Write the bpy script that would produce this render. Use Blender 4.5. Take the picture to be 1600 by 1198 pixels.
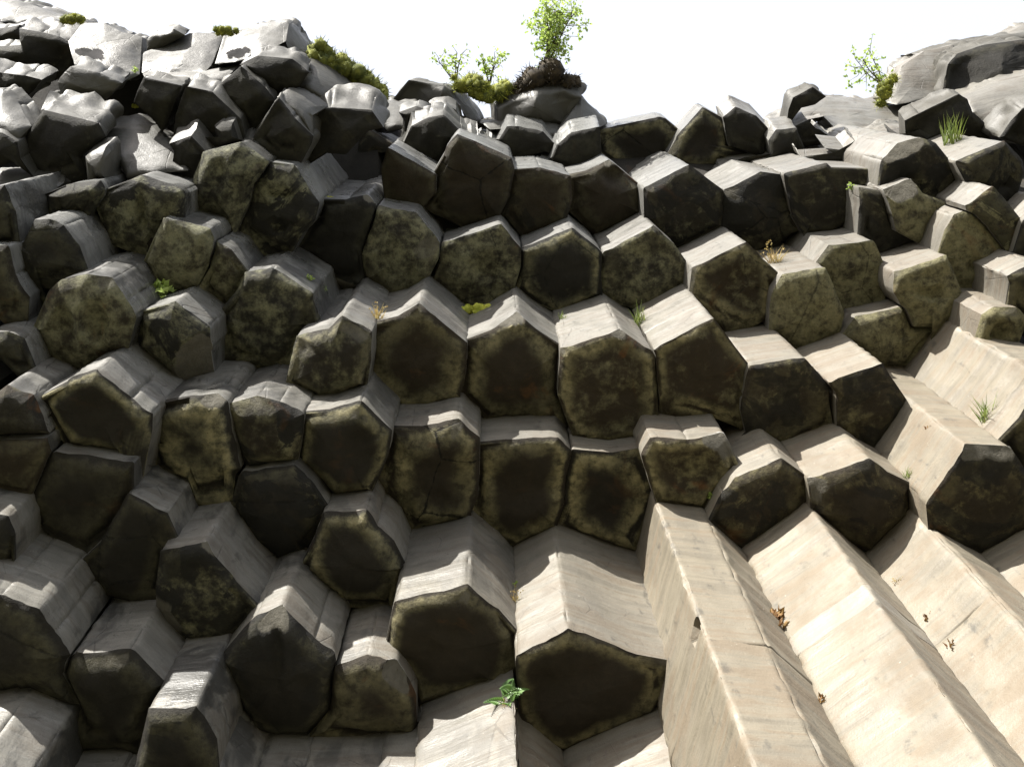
import bpy, math, random
import numpy as np
from mathutils import Matrix, Vector

for o in list(bpy.data.objects):
    bpy.data.objects.remove(o)
scene = bpy.context.scene
col = scene.collection

# ------------------------------------------------------------------ camera
PITCH = math.radians(35)
CAM = Vector((0, 0, 1.6))
cam_data = bpy.data.cameras.new('camera')
cam_data.sensor_width = 36
cam_data.lens = 36 * 1715 / 1600
cam_data.clip_start = 0.05
cam_data.clip_end = 2000
cam = bpy.data.objects.new('camera', cam_data)
cam.location = CAM
cam.rotation_euler = (math.pi / 2 + PITCH, 0, 0)
col.objects.link(cam)
scene.camera = cam

# frame of the leaning columns: X across, Y up the cliff, Z towards the foot of a column
D_AXIS = Vector((-30 / 1715, math.cos(PITCH) - math.sin(PITCH) * 499 / 1715,
                 math.sin(PITCH) + math.cos(PITCH) * 499 / 1715)).normalized()
U_AXIS = D_AXIS.cross(Vector((0, 0, 1))).normalized()
V_AXIS = U_AXIS.cross(D_AXIS)
FRAME = Matrix((U_AXIS, V_AXIS, -D_AXIS)).transposed()      # columns are the axes


def place(u, v, w):
    return CAM + U_AXIS * u + V_AXIS * v + D_AXIS * w


# ------------------------------------------------------------------ light
SUN_LOCAL = (-0.66, 1.0, 0.57)            # across, up the cliff, along the columns
sun_dir = (U_AXIS * SUN_LOCAL[0] + V_AXIS * SUN_LOCAL[1] + D_AXIS * SUN_LOCAL[2]).normalized()
elev = math.asin(sun_dir.z)
azim = math.atan2(sun_dir.x, sun_dir.y)    # clockwise from +Y
world = bpy.data.worlds.new('World')
scene.world = world
world.use_nodes = True
wn = world.node_tree
wn.nodes.clear()
sky = wn.nodes.new('ShaderNodeTexSky')
sky.sky_type = 'NISHITA'
sky.sun_disc = False
sky.sun_elevation = elev
sky.sun_rotation = azim
sky.air_density = 1.0
sky.dust_density = 4.0
sky.ozone_density = 1.0
bg = wn.nodes.new('ShaderNodeBackground')
bg.inputs['Strength'].default_value = 0.05
haze = wn.nodes.new('ShaderNodeBackground')          # thin bright summer cloud over the whole sky
haze.inputs['Color'].default_value = (1.0, 1.0, 1.0, 1)
haze.inputs['Strength'].default_value = 0.30
add = wn.nodes.new('ShaderNodeAddShader')
wo = wn.nodes.new('ShaderNodeOutputWorld')
wn.links.new(sky.outputs[0], bg.inputs[0])
wn.links.new(bg.outputs[0], add.inputs[0])
wn.links.new(haze.outputs[0], add.inputs[1])
wn.links.new(add.outputs[0], wo.inputs[0])
sd = bpy.data.lights.new('sun', 'SUN')
sd.energy = 5.0
sd.angle = math.radians(0.5)
sd.color = (1.0, 0.965, 0.90)
sun = bpy.data.objects.new('sun', sd)
sun.rotation_euler = sun_dir.to_track_quat('Z', 'Y').to_euler()
col.objects.link(sun)
scene.view_settings.view_transform = 'Standard'
scene.view_settings.look = 'None'
scene.view_settings.gamma = 1.0
scene.view_settings.exposure = 1.52
scene.view_settings.use_curve_mapping = False


# ------------------------------------------------------------------ noise
_rng = np.random.RandomState(7)
_perm = _rng.permutation(512)
_perm = np.concatenate([_perm, _perm, _perm])
_grad = _rng.normal(size=(512, 3))
_grad /= np.linalg.norm(_grad, axis=1)[:, None]


def noise(p):
    """gradient noise, p (n,3) -> about -0.7..0.7"""
    p = np.asarray(p, float)
    i = np.floor(p).astype(int)
    f = p - i
    s = f * f * f * (f * (f * 6 - 15) + 10)
    i &= 511
    out = 0
    for dx in (0, 1):
        for dy in (0, 1):
            for dz in (0, 1):
                h = _perm[_perm[_perm[i[:, 0] + dx] + i[:, 1] + dy] % 512 + i[:, 2] + dz] % 512
                g = _grad[h]
                d = (g * (f - np.array([dx, dy, dz]))).sum(1)
                wt = (s[:, 0] if dx else 1 - s[:, 0]) * (s[:, 1] if dy else 1 - s[:, 1]) * (s[:, 2] if dz else 1 - s[:, 2])
                out = out + d * wt
    return out


def fbm(p, n=3):
    a, t = 1.0, 0
    p = np.asarray(p, float)
    for k in range(n):
        t = t + a * noise(p + 17.3 * k)
        p = p * 2.1
        a *= .5
    return t


# ------------------------------------------------------------------ materials
def mat(name):
    m = bpy.data.materials.new(name)
    m.use_nodes = True
    nt = m.node_tree
    b = nt.nodes['Principled BSDF']
    return m, nt, b


class N:
    def __init__(s, nt):
        s.nt = nt

    def new(s, t, **kw):
        n = s.nt.nodes.new(t)
        for k, v in kw.items():
            setattr(n, k, v)
        return n

    def link(s, a, b):
        s.nt.links.new(a, b)

    def val(s, sock, v):
        if isinstance(v, bpy.types.NodeSocket):
            s.link(v, sock)
        else:
            sock.default_value = v

    def math(s, op, a, b=0.0, clamp=False):
        n = s.new('ShaderNodeMath', operation=op, use_clamp=clamp)
        s.val(n.inputs[0], a)
        s.val(n.inputs[1], b)
        return n.outputs[0]

    def mix(s, f, a, b):
        n = s.new('ShaderNodeMix', data_type='RGBA')
        s.val(n.inputs[0], f)
        s.val(n.inputs[6], a if isinstance(a, bpy.types.NodeSocket) else (*a, 1))
        s.val(n.inputs[7], b if isinstance(b, bpy.types.NodeSocket) else (*b, 1))
        return n.outputs[2]

    def ramp(s, f, lo, hi):
        n = s.new('ShaderNodeMapRange', interpolation_type='SMOOTHSTEP')
        s.val(n.inputs[0], f)
        s.val(n.inputs[1], lo)
        s.val(n.inputs[2], hi)
        return n.outputs[0]

    def attr(s, name):
        return s.new('ShaderNodeAttribute', attribute_name=name).outputs['Fac']

    def noise(s, vec, scale, detail=4, rough=.6, dist=0.):
        n = s.new('ShaderNodeTexNoise')
        s.link(vec, n.inputs['Vector'])
        n.inputs['Scale'].default_value = scale
        n.inputs['Detail'].default_value = detail
        n.inputs['Roughness'].default_value = rough
        n.inputs['Distortion'].default_value = dist
        return n.outputs['Fac']

    def coords(s, sc=(1, 1, 1)):
        tc = s.new('ShaderNodeTexCoord')
        oi = s.new('ShaderNodeAttribute', attribute_name='seed')
        cx = s.new('ShaderNodeCombineXYZ')
        for k in range(3):
            s.link(oi.outputs['Fac'], cx.inputs[k])
        ad = s.new('ShaderNodeVectorMath', operation='ADD')
        s.link(tc.outputs['Object'], ad.inputs[0])
        s.link(cx.outputs[0], ad.inputs[1])
        mu = s.new('ShaderNodeVectorMath', operation='MULTIPLY')
        s.link(ad.outputs[0], mu.inputs[0])
        mu.inputs[1].default_value = sc
        return mu.outputs[0]

    def bump(s, h, strength, dist, b):
        n = s.new('ShaderNodeBump')
        n.inputs['Strength'].default_value = strength
        n.inputs['Distance'].default_value = dist
        s.link(h, n.inputs['Height'])
        s.link(n.outputs[0], b.inputs['Normal'])


def end_material():
    m, nt, b = mat('basalt_end')
    g = N(nt)
    v = g.coords()
    n1 = g.noise(v, 2.6, 5, .62, .4)
    n2 = g.noise(v, 9, 8, .68)
    n3 = g.noise(v, 38, 5, .75)
    ed = g.attr('edge_dist')
    li = g.attr('lichen')
    ring = g.attr('ring')
    core = g.attr('core')
    # core colour
    black = g.mix(n2, (.007, .007, .0065), (.026, .025, .021))
    brown = g.mix(n2, (.015, .012, .008), (.050, .038, .023))
    base = g.mix(core, black, brown)
    # ring of lichen just inside the edge
    edn = g.math('ADD', ed, g.math('MULTIPLY', g.math('SUBTRACT', n1, .5), .34))
    rin = g.ramp(edn, .25, .07)
    rout = g.ramp(g.math('ADD', ed, g.math('MULTIPLY', g.math('SUBTRACT', n2, .5), .08)), .015, .065)
    rmask = g.math('MULTIPLY', g.math('MULTIPLY', rin, rout), ring)
    rmask = g.math('MULTIPLY', rmask, g.ramp(n2, .22, .62))
    rmask = g.math('MULTIPLY', rmask, g.math('ADD', .6, g.math('MULTIPLY', g.ramp(g.noise(v, 1.35, 3, .55, .3), .40, .58), .4)))
    # overall patches
    th = g.math('SUBTRACT', .86, g.math('MULTIPLY', li, .62))
    mixn = g.math('ADD', g.math('MULTIPLY', n1, .65), g.math('MULTIPLY', n2, .35))
    pm = g.ramp(mixn, g.math('SUBTRACT', th, .11), g.math('ADD', th, .12))
    pm = g.math('MULTIPLY', pm, g.ramp(n2, .22, .60))
    pm = g.math('MULTIPLY', pm, g.ramp(n3, .05, .55))
    cover = g.math('MAXIMUM', g.math('MULTIPLY', rmask, .95), g.math('MULTIPLY', pm, .9))
    n4 = g.noise(v, 17, 5, .6)
    olive = g.mix(n4, (.095, .087, .040), (.30, .265, .138))
    grey = g.mix(n4, (.095, .10, .066), (.28, .275, .175))
    lich = g.mix(g.attr('warm'), grey, olive)
    lich = g.mix(g.math('MULTIPLY', rmask, .7), lich, g.mix(n4, (.13, .115, .060), (.43, .37, .21)))
    c = g.mix(cover, base, lich)
    # ragged black film, pits and hairline cracks
    rag = g.math('MULTIPLY', g.ramp(g.noise(v, 1.55, 9, .62, .9), .505, .535), g.attr('rag'))
    c = g.mix(rag, c, g.mix(n2, (.007, .007, .0065), (.022, .021, .018)))
    pit = g.ramp(g.noise(v, 70, 3, .7), .60, .70)
    c = g.mix(g.math('MULTIPLY', pit, .55), c, (.012, .011, .009))
    vo = g.new('ShaderNodeTexVoronoi', feature='DISTANCE_TO_EDGE')
    g.link(v, vo.inputs['Vector'])
    vo.inputs['Scale'].default_value = 1.25
    ck = g.math('MULTIPLY', g.ramp(g.math('ADD', vo.outputs['Distance'], g.math('MULTIPLY', g.math('SUBTRACT', n2, .5), .09)), .013, .003), g.attr('crack'))
    c = g.mix(g.math('MULTIPLY', ck, .85), c, (.006, .006, .005))
    # sparse rust
    rust = g.math('MULTIPLY', g.ramp(g.noise(v, 1.7, 4, .6, .8), .62, .74), g.math('MULTIPLY', core, .55))
    c = g.mix(rust, c, (.14, .062, .02))
    # fresh fracture
    fr = g.attr('fresh')
    frc = g.mix(n2, (.045, .042, .034), (.15, .138, .11))
    fr = g.ramp(fr, .2, .45)
    c = g.mix(fr, c, frc)
    g.link(c, b.inputs['Base Color'])
    b.inputs['Roughness'].default_value = .78
    b.inputs['Specular IOR Level'].default_value = .2
    h = g.math('ADD', g.math('MULTIPLY', n2, .7), g.math('MULTIPLY', n3, .45))
    h = g.math('ADD', h, g.math('MULTIPLY', cover, .12))
    h = g.math('SUBTRACT', h, g.math('MULTIPLY', ck, .6))
    h = g.math('SUBTRACT', h, g.math('MULTIPLY', pit, .25))
    g.bump(h, .75, .03, b)
    return m


def shaft_material():
    m, nt, b = mat('basalt_side')
    g = N(nt)
    v = g.coords()
    vb = g.coords((.9, .9, 9))
    vs = g.coords((3, 3, .8))
    n1 = g.noise(v, 1.5, 5, .6, .3)
    n2 = g.noise(v, 8, 5, .65)
    n3 = g.noise(v, 55, 3, .7)
    band = g.math('ADD', g.math('MULTIPLY', g.ramp(g.noise(vb, .9, 4, .6, .3), .25, .75), .55), g.math('MULTIPLY', g.noise(vb, 3.2, 5, .66, .2), .45))
    streak = g.noise(vs, 2.5, 4, .6, .4)
    warm = g.attr('warm')
    fresh = g.attr('fresh')
    grey = g.mix(band, (.075, .076, .073), (.22, .22, .21))
    tan = g.mix(band, (.095, .082, .060), (.232, .206, .155))
    c = g.mix(warm, grey, tan)
    c = g.mix(g.math('MULTIPLY', g.ramp(g.noise(g.coords((2.2, 2.2, 16)), 3.5, 3, .6), .5, .70), .28), c, g.mix(warm, (.05, .05, .048), (.13, .105, .072)))
    # brown and dark staining
    st = g.ramp(g.math('ADD', g.math('MULTIPLY', n1, .6), g.math('MULTIPLY', band, .4)), .46, .60)
    c = g.mix(g.math('MULTIPLY', st, .8), c, g.mix(warm, (.06, .06, .056), (.135, .105, .070)))
    dk = g.ramp(g.math('ADD', g.math('MULTIPLY', streak, .55), g.math('MULTIPLY', n2, .45)), .56, .68)
    c = g.mix(g.math('MULTIPLY', dk, .6), c, (.035, .034, .029))
    sp = g.ramp(n3, .66, .74)
    c = g.mix(g.math('MULTIPLY', sp, .5), c, (.04, .035, .028))
    lt = g.math('MULTIPLY', g.ramp(g.noise(v, 21, 3, .7), .66, .76), g.ramp(n1, .46, .6))
    c = g.mix(g.math('MULTIPLY', lt, .6), c, (.40, .385, .34))
    # broad black damp stains and hairline cracks
    bs = g.ramp(g.noise(g.coords((1, 1, .55)), 1.15, 7, .66, .6), .49, .585)
    c = g.mix(g.math('MULTIPLY', bs, g.attr('damp')), c, g.mix(n2, (.016, .016, .015), (.06, .059, .054)))
    vo = g.new('ShaderNodeTexVoronoi', feature='DISTANCE_TO_EDGE')
    g.link(g.coords((1, 1, .7)), vo.inputs['Vector'])
    vo.inputs['Scale'].default_value = 1.7
    ck = g.math('MULTIPLY', g.ramp(g.math('ADD', vo.outputs['Distance'], g.math('MULTIPLY', g.math('SUBTRACT', n2, .5), .05)), .014, .004), g.math('MULTIPLY', g.ramp(n1, .48, .62), g.math('SUBTRACT', 1., warm, True)))
    c = g.mix(g.math('MULTIPLY', ck, .8), c, (.022, .020, .017))
    c = g.mix(g.math('MULTIPLY', fresh, .85), c, g.mix(n2, (.36, .355, .35), (.50, .495, .48)))
    c = g.mix(g.attr('crevice'), c, g.mix(n2, (.018, .017, .013), (.05, .046, .034)))
    g.link(c, b.inputs['Base Color'])
    r = g.math('ADD', g.math('MULTIPLY', g.ramp(n1, .35, .65), .25), g.math('MULTIPLY', warm, .25))
    r = g.math('ADD', g.math('ADD', r, g.math('MULTIPLY', n2, .2)), .16)
    r = g.math('ADD', r, g.math('SUBTRACT', g.math('MULTIPLY', g.attr('crevice'), .27), g.math('MULTIPLY', g.attr('damp'), .06)))
    g.link(r, b.inputs['Roughness'])
    b.inputs['Specular IOR Level'].default_value = .5
    h = g.math('ADD', g.math('MULTIPLY', band, .6), g.math('MULTIPLY', n3, .25))
    h = g.math('ADD', h, g.math('MULTIPLY', n2, .5))
    h = g.math('SUBTRACT', h, g.math('MULTIPLY', ck, .5))
    g.bump(h, .6, .022, b)
    return m


def simple_material(name, c1, c2, scale, rough=.9, trans=0.):
    m, nt, b = mat(name)
    g = N(nt)
    tc = g.new('ShaderNodeTexCoord')
    n = g.noise(tc.outputs['Object'], scale, 4, .65)
    c = g.mix(g.ramp(n, .3, .7), c1, c2)
    g.link(c, b.inputs['Base Color'])
    b.inputs['Roughness'].default_value = rough
    if trans:
        t = g.new('ShaderNodeBsdfTranslucent')
        g.link(c, t.inputs[0])
        mx = g.new('ShaderNodeMixShader')
        mx.inputs[0].default_value = trans
        g.link(b.outputs[0], mx.inputs[1])
        g.link(t.outputs[0], mx.inputs[2])
        g.link(mx.outputs[0], nt.nodes['Material Output'].inputs[0])
    return m


M_END = end_material()
M_SIDE = shaft_material()
M_GROUND = simple_material('gravel_ground', (.035, .042, .020), (.12, .105, .07), .35)
M_LEAF = simple_material('leaf', (.24, .35, .06), (.42, .52, .14), 3, .55, .5)
M_GRASS = simple_material('grass_blade', (.10, .15, .03), (.22, .26, .06), 6, .6, .35)
M_DRY = simple_material('dry_grass', (.30, .20, .06), (.46, .38, .16), 9, .7, .3)
M_BROWN = simple_material('withered_leaf', (.13, .055, .022), (.30, .20, .07), 14, .8, .2)
M_FERN = simple_material('fern_leaf', (.06, .14, .03), (.13, .24, .05), 5, .5, .3)
M_MOSS = simple_material('yellow_moss', (.25, .29, .03), (.52, .52, .08), 9, .95)
M_DMOSS = simple_material('dark_moss', (.05, .065, .014), (.20, .21, .035), 7, .95)
M_TURF = simple_material('root_turf', (.012, .009, .006), (.055, .04, .02), 9, .95)
M_BARK = simple_material('bark', (.05, .038, .028), (.13, .10, .075), 20, .9)


# ------------------------------------------------------------------ mesh helpers
def make_mesh(name, verts, faces, material, attrs=None, sharp=None, parent=None, smooth=True):
    me = bpy.data.meshes.new(name)
    me.from_pydata([tuple(v) for v in verts], [], faces)
    for k, a in (attrs or {}).items():
        at = me.attributes.new(k, 'FLOAT', 'POINT')
        at.data.foreach_set('value', np.broadcast_to(np.asarray(a, np.float32), (len(verts),)).astype(np.float32).copy())
    me.materials.append(material)
    me.polygons.foreach_set('use_smooth', [smooth] * len(me.polygons))
    if sharp:
        me.set_sharp_from_angle(angle=math.radians(sharp))
    me.update()
    o = bpy.data.objects.new(name, me)
    col.objects.link(o)
    if parent:
        o.parent = parent
    return o


def tag(o, label, cat, group=None):
    o['label'] = label
    o['category'] = cat
    if group:
        o['group'] = group


COLUMNS = [
 {'n':'basalt_column','kind':'column','li':0.5,'ring':0.7,'core':0.4,'bulge':0.06,'stain':0.0,'damp':0.629,'l':'small hexagonal column with a ragged white top edge left of the central row','w':11.638,'L':5.892,'tilt':0.0,'warm':0.215,'p':[(-2.217,-3.327,0.0),(-1.895,-3.586,0.0),(-1.626,-3.552,0.0),(-1.3,-3.414,0.0),(-1.277,-2.841,0.0),(-1.599,-2.661,0.0),(-1.748,-2.813,0.0),(-2.104,-2.898,0.0)],'rag':0.0,'crack':0.0,'chips':[(60,0.065),(150,0.052)]},
 {'n':'basalt_column','kind':'column','li':0.25,'ring':0.8,'core':0.8,'bulge':0.06,'stain':0.0,'damp':0.463,'l':'hexagonal column with a rusty brown core beside the orange dry tuft','w':12.255,'L':3.352,'tilt':0.0,'warm':0.258,'p':[(-1.376,-3.595,0.0),(-0.978,-3.932,0.0),(-0.276,-3.772,0.0),(-0.237,-3.094,0.0),(-0.802,-2.638,0.0),(-1.345,-2.992,0.0)],'rag':0.0,'crack':0.0,'chips':[(80,0.039)]},
 {'n':'basalt_column','kind':'column','li':0.25,'ring':0.8,'core':0.8,'bulge':0.06,'stain':0.0,'damp':0.282,'l':'dark hexagonal column just below and right of the round yellow-green moss cushion','w':12.461,'L':3.303,'tilt':0.0,'warm':0.33,'p':[(-0.273,-3.836,0.0),(-0.05,-4.008,0.0),(0.294,-4.059,0.0),(0.821,-4.018,0.0),(0.823,-3.152,0.0),(0.327,-2.792,0.0),(-0.241,-3.146,0.0)],'rag':0.0,'crack':0.0,'chips':[(95,0.104)]},
 {'n':'basalt_column','kind':'column','li':0.45,'ring':1.0,'core':1.0,'bulge':0.06,'stain':0.0,'damp':0.15,'l':'widest brown round-edged column end in the centre,its top corner chipped','w':12.143,'L':2.727,'tilt':0.0,'warm':0.464,'p':[(0.801,-3.939,0.0),(1.04,-4.172,0.0),(1.722,-4.281,0.0),(1.932,-3.993,0.0),(1.982,-3.819,0.0),(1.914,-3.166,0.0),(1.504,-2.887,0.0),(0.826,-3.124,0.0)],'rag':0.0,'crack':0.0,'chips':[(75,0.085),(150,0.065)]},
 {'n':'basalt_column','kind':'column','li':0.4,'ring':1.0,'core':1.0,'bulge':0.06,'stain':0.0,'damp':0.15,'l':'brown pointed hexagonal column end below the pale grass tuft,right of centre','w':12.157,'L':4.224,'tilt':0.0,'warm':0.533,'p':[(1.947,-3.322,0.0),(2.005,-3.675,0.0),(2.943,-3.926,0.0),(3.009,-3.808,0.0),(3.018,-3.281,0.0),(2.563,-2.723,0.0),(1.904,-3.087,0.0)],'rag':0.0,'crack':0.0},
 {'n':'basalt_column','kind':'column','li':0.42,'ring':0.3,'core':0.75,'bulge':0.06,'stain':0.0,'damp':0.15,'l':'dark brown column end with a bright flat top right of the centre row','w':12.021,'L':3.783,'tilt':0.0,'warm':0.698,'p':[(2.926,-3.612,0.0),(2.927,-3.999,0.0),(3.232,-4.167,0.0),(3.493,-4.148,0.0),(3.999,-3.889,0.0),(3.975,-3.518,0.0),(3.614,-3.144,0.0),(2.985,-3.245,0.0)],'crack':0.0},
 {'n':'basalt_column','kind':'column','li':0.42,'ring':0.3,'core':0.75,'bulge':0.06,'stain':0.0,'damp':0.15,'l':'dark column end at the right tip of the central row,above the long sunlit shafts','w':11.922,'L':2.535,'tilt':0.0,'warm':0.817,'p':[(3.944,-3.504,0.0),(3.971,-3.834,0.0),(4.327,-4.179,0.0),(4.464,-4.271,0.0),(4.528,-4.176,0.0),(4.75,-3.783,0.0),(4.822,-3.643,0.0),(4.47,-3.163,0.0),(3.866,-3.392,0.0)],'crack':0.0},
 {'n':'basalt_column','kind':'column','li':0.42,'ring':0.3,'core':0.75,'bulge':0.06,'stain':0.0,'damp':0.15,'l':'big dark column end at the right edge with a glossy grey upper rim','w':10.267,'L':4.189,'tilt':0.0,'warm':1.0,'p':[(4.544,-4.452,0.0),(4.869,-4.661,0.0),(5.124,-4.729,0.0),(5.562,-4.417,0.0),(5.604,-4.051,0.0),(5.266,-3.589,0.0),(4.805,-3.569,0.0),(4.467,-4.207,0.0)],'chips':[(85,0.091)]},
 {'n':'basalt_column','kind':'column','li':0.35,'ring':0.5,'core':0.4,'bulge':0.06,'stain':0.0,'damp':0.15,'l':'column at the right edge with a broad sunlit side and a grassy crack','w':10.575,'L':4.164,'tilt':0.0,'warm':0.982,'p':[(5.441,-3.718,0.0),(5.811,-4.208,0.0),(6.265,-4.095,0.0),(6.568,-3.527,0.0),(6.208,-2.984,0.0),(5.677,-2.939,0.0),(5.317,-3.56,0.0)],'segs':[0.35]},
 {'n':'basalt_column','kind':'column','li':0.55,'ring':0.25,'core':0.1,'bulge':0.12,'stain':0.0,'damp':0.843,'l':'lumpy left half of the swollen twin column ends at upper left','w':13.354,'L':4.176,'tilt':0.0,'warm':0.0,'p':[(-3.61,-1.704,0.0),(-3.31,-1.829,0.0),(-2.99,-1.892,0.0),(-2.855,-1.46,0.0),(-2.653,-1.177,0.0),(-2.984,-0.952,0.0),(-3.436,-1.073,0.0),(-3.55,-1.338,0.0),(-3.675,-1.522,0.0)],'hol':[(0,0.2,0.25,0.4,0.07)]},
 {'n':'basalt_column','kind':'column','li':0.55,'ring':0.25,'core':0.1,'bulge':0.12,'stain':0.0,'damp':0.725,'l':'lumpy right half of the swollen twin column ends,under a reddish top','w':13.501,'L':4.099,'tilt':0.0,'warm':0.0,'p':[(-2.887,-1.477,0.0),(-3.016,-1.929,0.0),(-2.839,-2.161,0.0),(-2.569,-2.291,0.0),(-2.351,-2.105,0.0),(-2.149,-1.889,0.0),(-2.096,-1.678,0.0),(-2.383,-1.23,0.0),(-2.682,-1.19,0.0)],'hol':[(0,0.45,0.3,0.12,0.06),(-0.1,-0.4,0.4,0.15,0.07)],'rag':0.95},
 {'n':'basalt_column','kind':'column','li':0.25,'ring':0.1,'core':0.0,'bulge':0.06,'stain':0.0,'damp':0.605,'l':'nearly black ragged column end in the hollow right of the swollen twins','w':13.973,'L':4.627,'tilt':0.0,'warm':0.03,'p':[(-2.184,-1.971,0.0),(-2.41,-2.227,0.0),(-2.27,-2.422,0.0),(-1.974,-2.682,0.0),(-1.677,-2.627,0.0),(-1.631,-2.311,0.0),(-1.47,-1.901,0.0),(-1.444,-1.755,0.0),(-1.571,-1.621,0.0),(-1.83,-1.682,0.0),(-2.113,-1.743,0.0)],'rag':0.95,'chips':[(60,0.078),(250,0.13)]},
 {'n':'basalt_column','kind':'column','li':0.6,'ring':0.35,'core':0.3,'bulge':0.06,'stain':0.0,'damp':0.489,'l':'round grey-green column end with a bright cap,left of the row of three neat hexagons','w':14.011,'L':4.689,'tilt':0.0,'warm':0.074,'p':[(-1.636,-2.318,0.0),(-1.65,-2.667,0.0),(-1.216,-2.979,0.0),(-0.767,-2.76,0.0),(-0.66,-2.591,0.0),(-0.637,-2.217,0.0),(-0.946,-1.831,0.0),(-1.448,-1.76,0.0)],'chips':[(100,0.065)]},
 {'n':'basalt_column','kind':'column','li':0.6,'ring':0.35,'core':0.3,'bulge':0.06,'stain':0.0,'damp':0.334,'l':'mottled grey-green hexagon,leftmost of the three neat hexagons above the central row','w':14.105,'L':3.995,'tilt':0.0,'warm':0.112,'p':[(-0.673,-2.709,0.0),(-0.346,-3.027,0.0),(-0.001,-3.064,0.0),(0.396,-2.801,0.0),(0.4,-2.28,0.0),(0.138,-1.97,0.0),(-0.641,-2.24,0.0)],'hol':[(0.1,0.1,0.3,0.3,0.06)]},
 {'n':'basalt_column','kind':'column','li':0.3,'ring':0.8,'core':0.1,'bulge':0.06,'stain':0.0,'damp':0.177,'l':'dark-centred hexagon,middle of the three neat hexagons above the central row','w':14.202,'L':3.998,'tilt':0.0,'warm':0.128,'p':[(0.424,-2.845,0.0),(0.882,-3.173,0.0),(1.465,-2.904,0.0),(1.456,-2.31,0.0),(1.06,-2.016,0.0),(0.412,-2.303,0.0)]},
 {'n':'basalt_column','kind':'column','li':0.6,'ring':0.35,'core':0.3,'bulge':0.06,'stain':0.0,'damp':0.15,'l':'olive hexagon,rightmost of the three neat hexagons above the central row','w':14.271,'L':4.119,'tilt':0.0,'warm':0.224,'p':[(1.489,-2.918,0.0),(1.984,-3.117,0.0),(2.579,-2.795,0.0),(2.654,-2.52,0.0),(2.451,-2.252,0.0),(2.133,-1.981,0.0),(1.481,-2.363,0.0)],'rag':0.0,'chips':[(65,0.039)]},
 {'n':'basalt_column','kind':'column','li':0.45,'ring':1.0,'core':1.0,'bulge':0.06,'stain':0.0,'damp':0.15,'l':'round column end with an olive ring around a rusty core,right of the neat hexagons','w':13.715,'L':4.674,'tilt':0.0,'warm':0.374,'p':[(2.612,-2.726,0.0),(3.002,-3.011,0.0),(3.427,-3.155,0.0),(3.553,-3.086,0.0),(3.599,-2.667,0.0),(3.524,-2.363,0.0),(3.232,-2.084,0.0),(2.56,-2.438,0.0)],'hol':[(0.1,0,0.6,0.6,0.05)],'rag':0.0},
 {'n':'basalt_column','kind':'column','li':0.78,'ring':0.2,'core':0.6,'bulge':0.06,'stain':0.0,'damp':0.15,'l':'tall olive column end with a flat grey top under the pale flowering tuft','w':13.443,'L':4.221,'tilt':0.0,'warm':0.513,'p':[(3.547,-2.654,0.0),(3.521,-3.09,0.0),(3.74,-3.269,0.0),(4.039,-3.406,0.0),(4.349,-3.242,0.0),(4.474,-3.107,0.0),(4.517,-2.982,0.0),(4.185,-2.344,0.0),(3.657,-2.442,0.0)],'rag':0.0},
 {'n':'basalt_column','kind':'column','li':0.78,'ring':0.2,'core':0.6,'bulge':0.06,'stain':0.0,'damp':0.15,'l':'broad olive column end with a dark lower right side in the upper right','w':13.857,'L':4.07,'tilt':0.0,'warm':0.467,'p':[(4.323,-2.432,0.0),(4.589,-2.913,0.0),(5.053,-2.804,0.0),(5.104,-2.669,0.0),(5.104,-2.319,0.0),(4.885,-2.059,0.0),(4.278,-2.144,0.0),(4.131,-2.328,0.0)],'chips':[(140,0.065)]},
 {'n':'basalt_column','kind':'column','li':0.78,'ring':0.2,'core':0.6,'bulge':0.06,'stain':0.0,'damp':0.15,'l':'olive column end with a dark oblong hollow in its middle at upper right','w':13.231,'L':4.696,'tilt':0.0,'warm':0.618,'p':[(4.992,-2.61,0.0),(5.157,-2.785,0.0),(5.381,-3.172,0.0),(5.638,-3.102,0.0),(5.938,-2.65,0.0),(5.824,-2.515,0.0),(5.605,-2.13,0.0),(4.993,-2.355,0.0)],'hol':[(0.05,0.15,0.4,0.18,0.07)],'chips':[(150,0.065)]},
 {'n':'basalt_column','kind':'column','li':0.78,'ring':0.2,'core':0.6,'bulge':0.06,'stain':0.0,'damp':0.15,'l':'tall egg-shaped olive column end at upper right with a thin bright left edge','w':13.503,'L':4.897,'tilt':0.0,'warm':0.561,'p':[(5.729,-2.181,0.0),(5.916,-2.543,0.0),(6.036,-2.647,0.0),(6.292,-2.618,0.0),(6.396,-2.494,0.0),(6.452,-2.265,0.0),(6.258,-1.931,0.0),(5.979,-1.659,0.0),(5.74,-1.664,0.0),(5.536,-2.121,0.0)],'hol':[(0.05,-0.25,0.2,0.3,0.06)],'rag':0.0},
 {'n':'basalt_column','kind':'column','li':0.78,'ring':0.2,'core':0.6,'bulge':0.06,'stain':0.0,'damp':0.15,'l':'olive column end with a sharp bright slanting top close to the right edge','w':13.463,'L':4.937,'tilt':0.0,'warm':0.47,'p':[(5.961,-1.654,0.0),(6.159,-1.808,0.0),(6.353,-2.043,0.0),(6.525,-1.96,0.0),(6.563,-1.682,0.0),(6.142,-1.307,0.0),(5.844,-1.555,0.0)]},
 {'n':'basalt_column','kind':'column','li':0.78,'ring':0.2,'core':0.6,'bulge':0.06,'stain':0.0,'damp':0.15,'l':'plain olive column end tucked beneath two others right of the tall flat-topped one','w':13.34,'L':2.465,'tilt':0.0,'warm':0.675,'p':[(4.479,-3.231,0.0),(4.741,-3.393,0.0),(5.05,-3.597,0.0),(5.18,-3.663,0.0),(5.323,-3.492,0.0),(5.435,-3.273,0.0),(5.183,-2.808,0.0),(4.469,-2.984,0.0)]},
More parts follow.
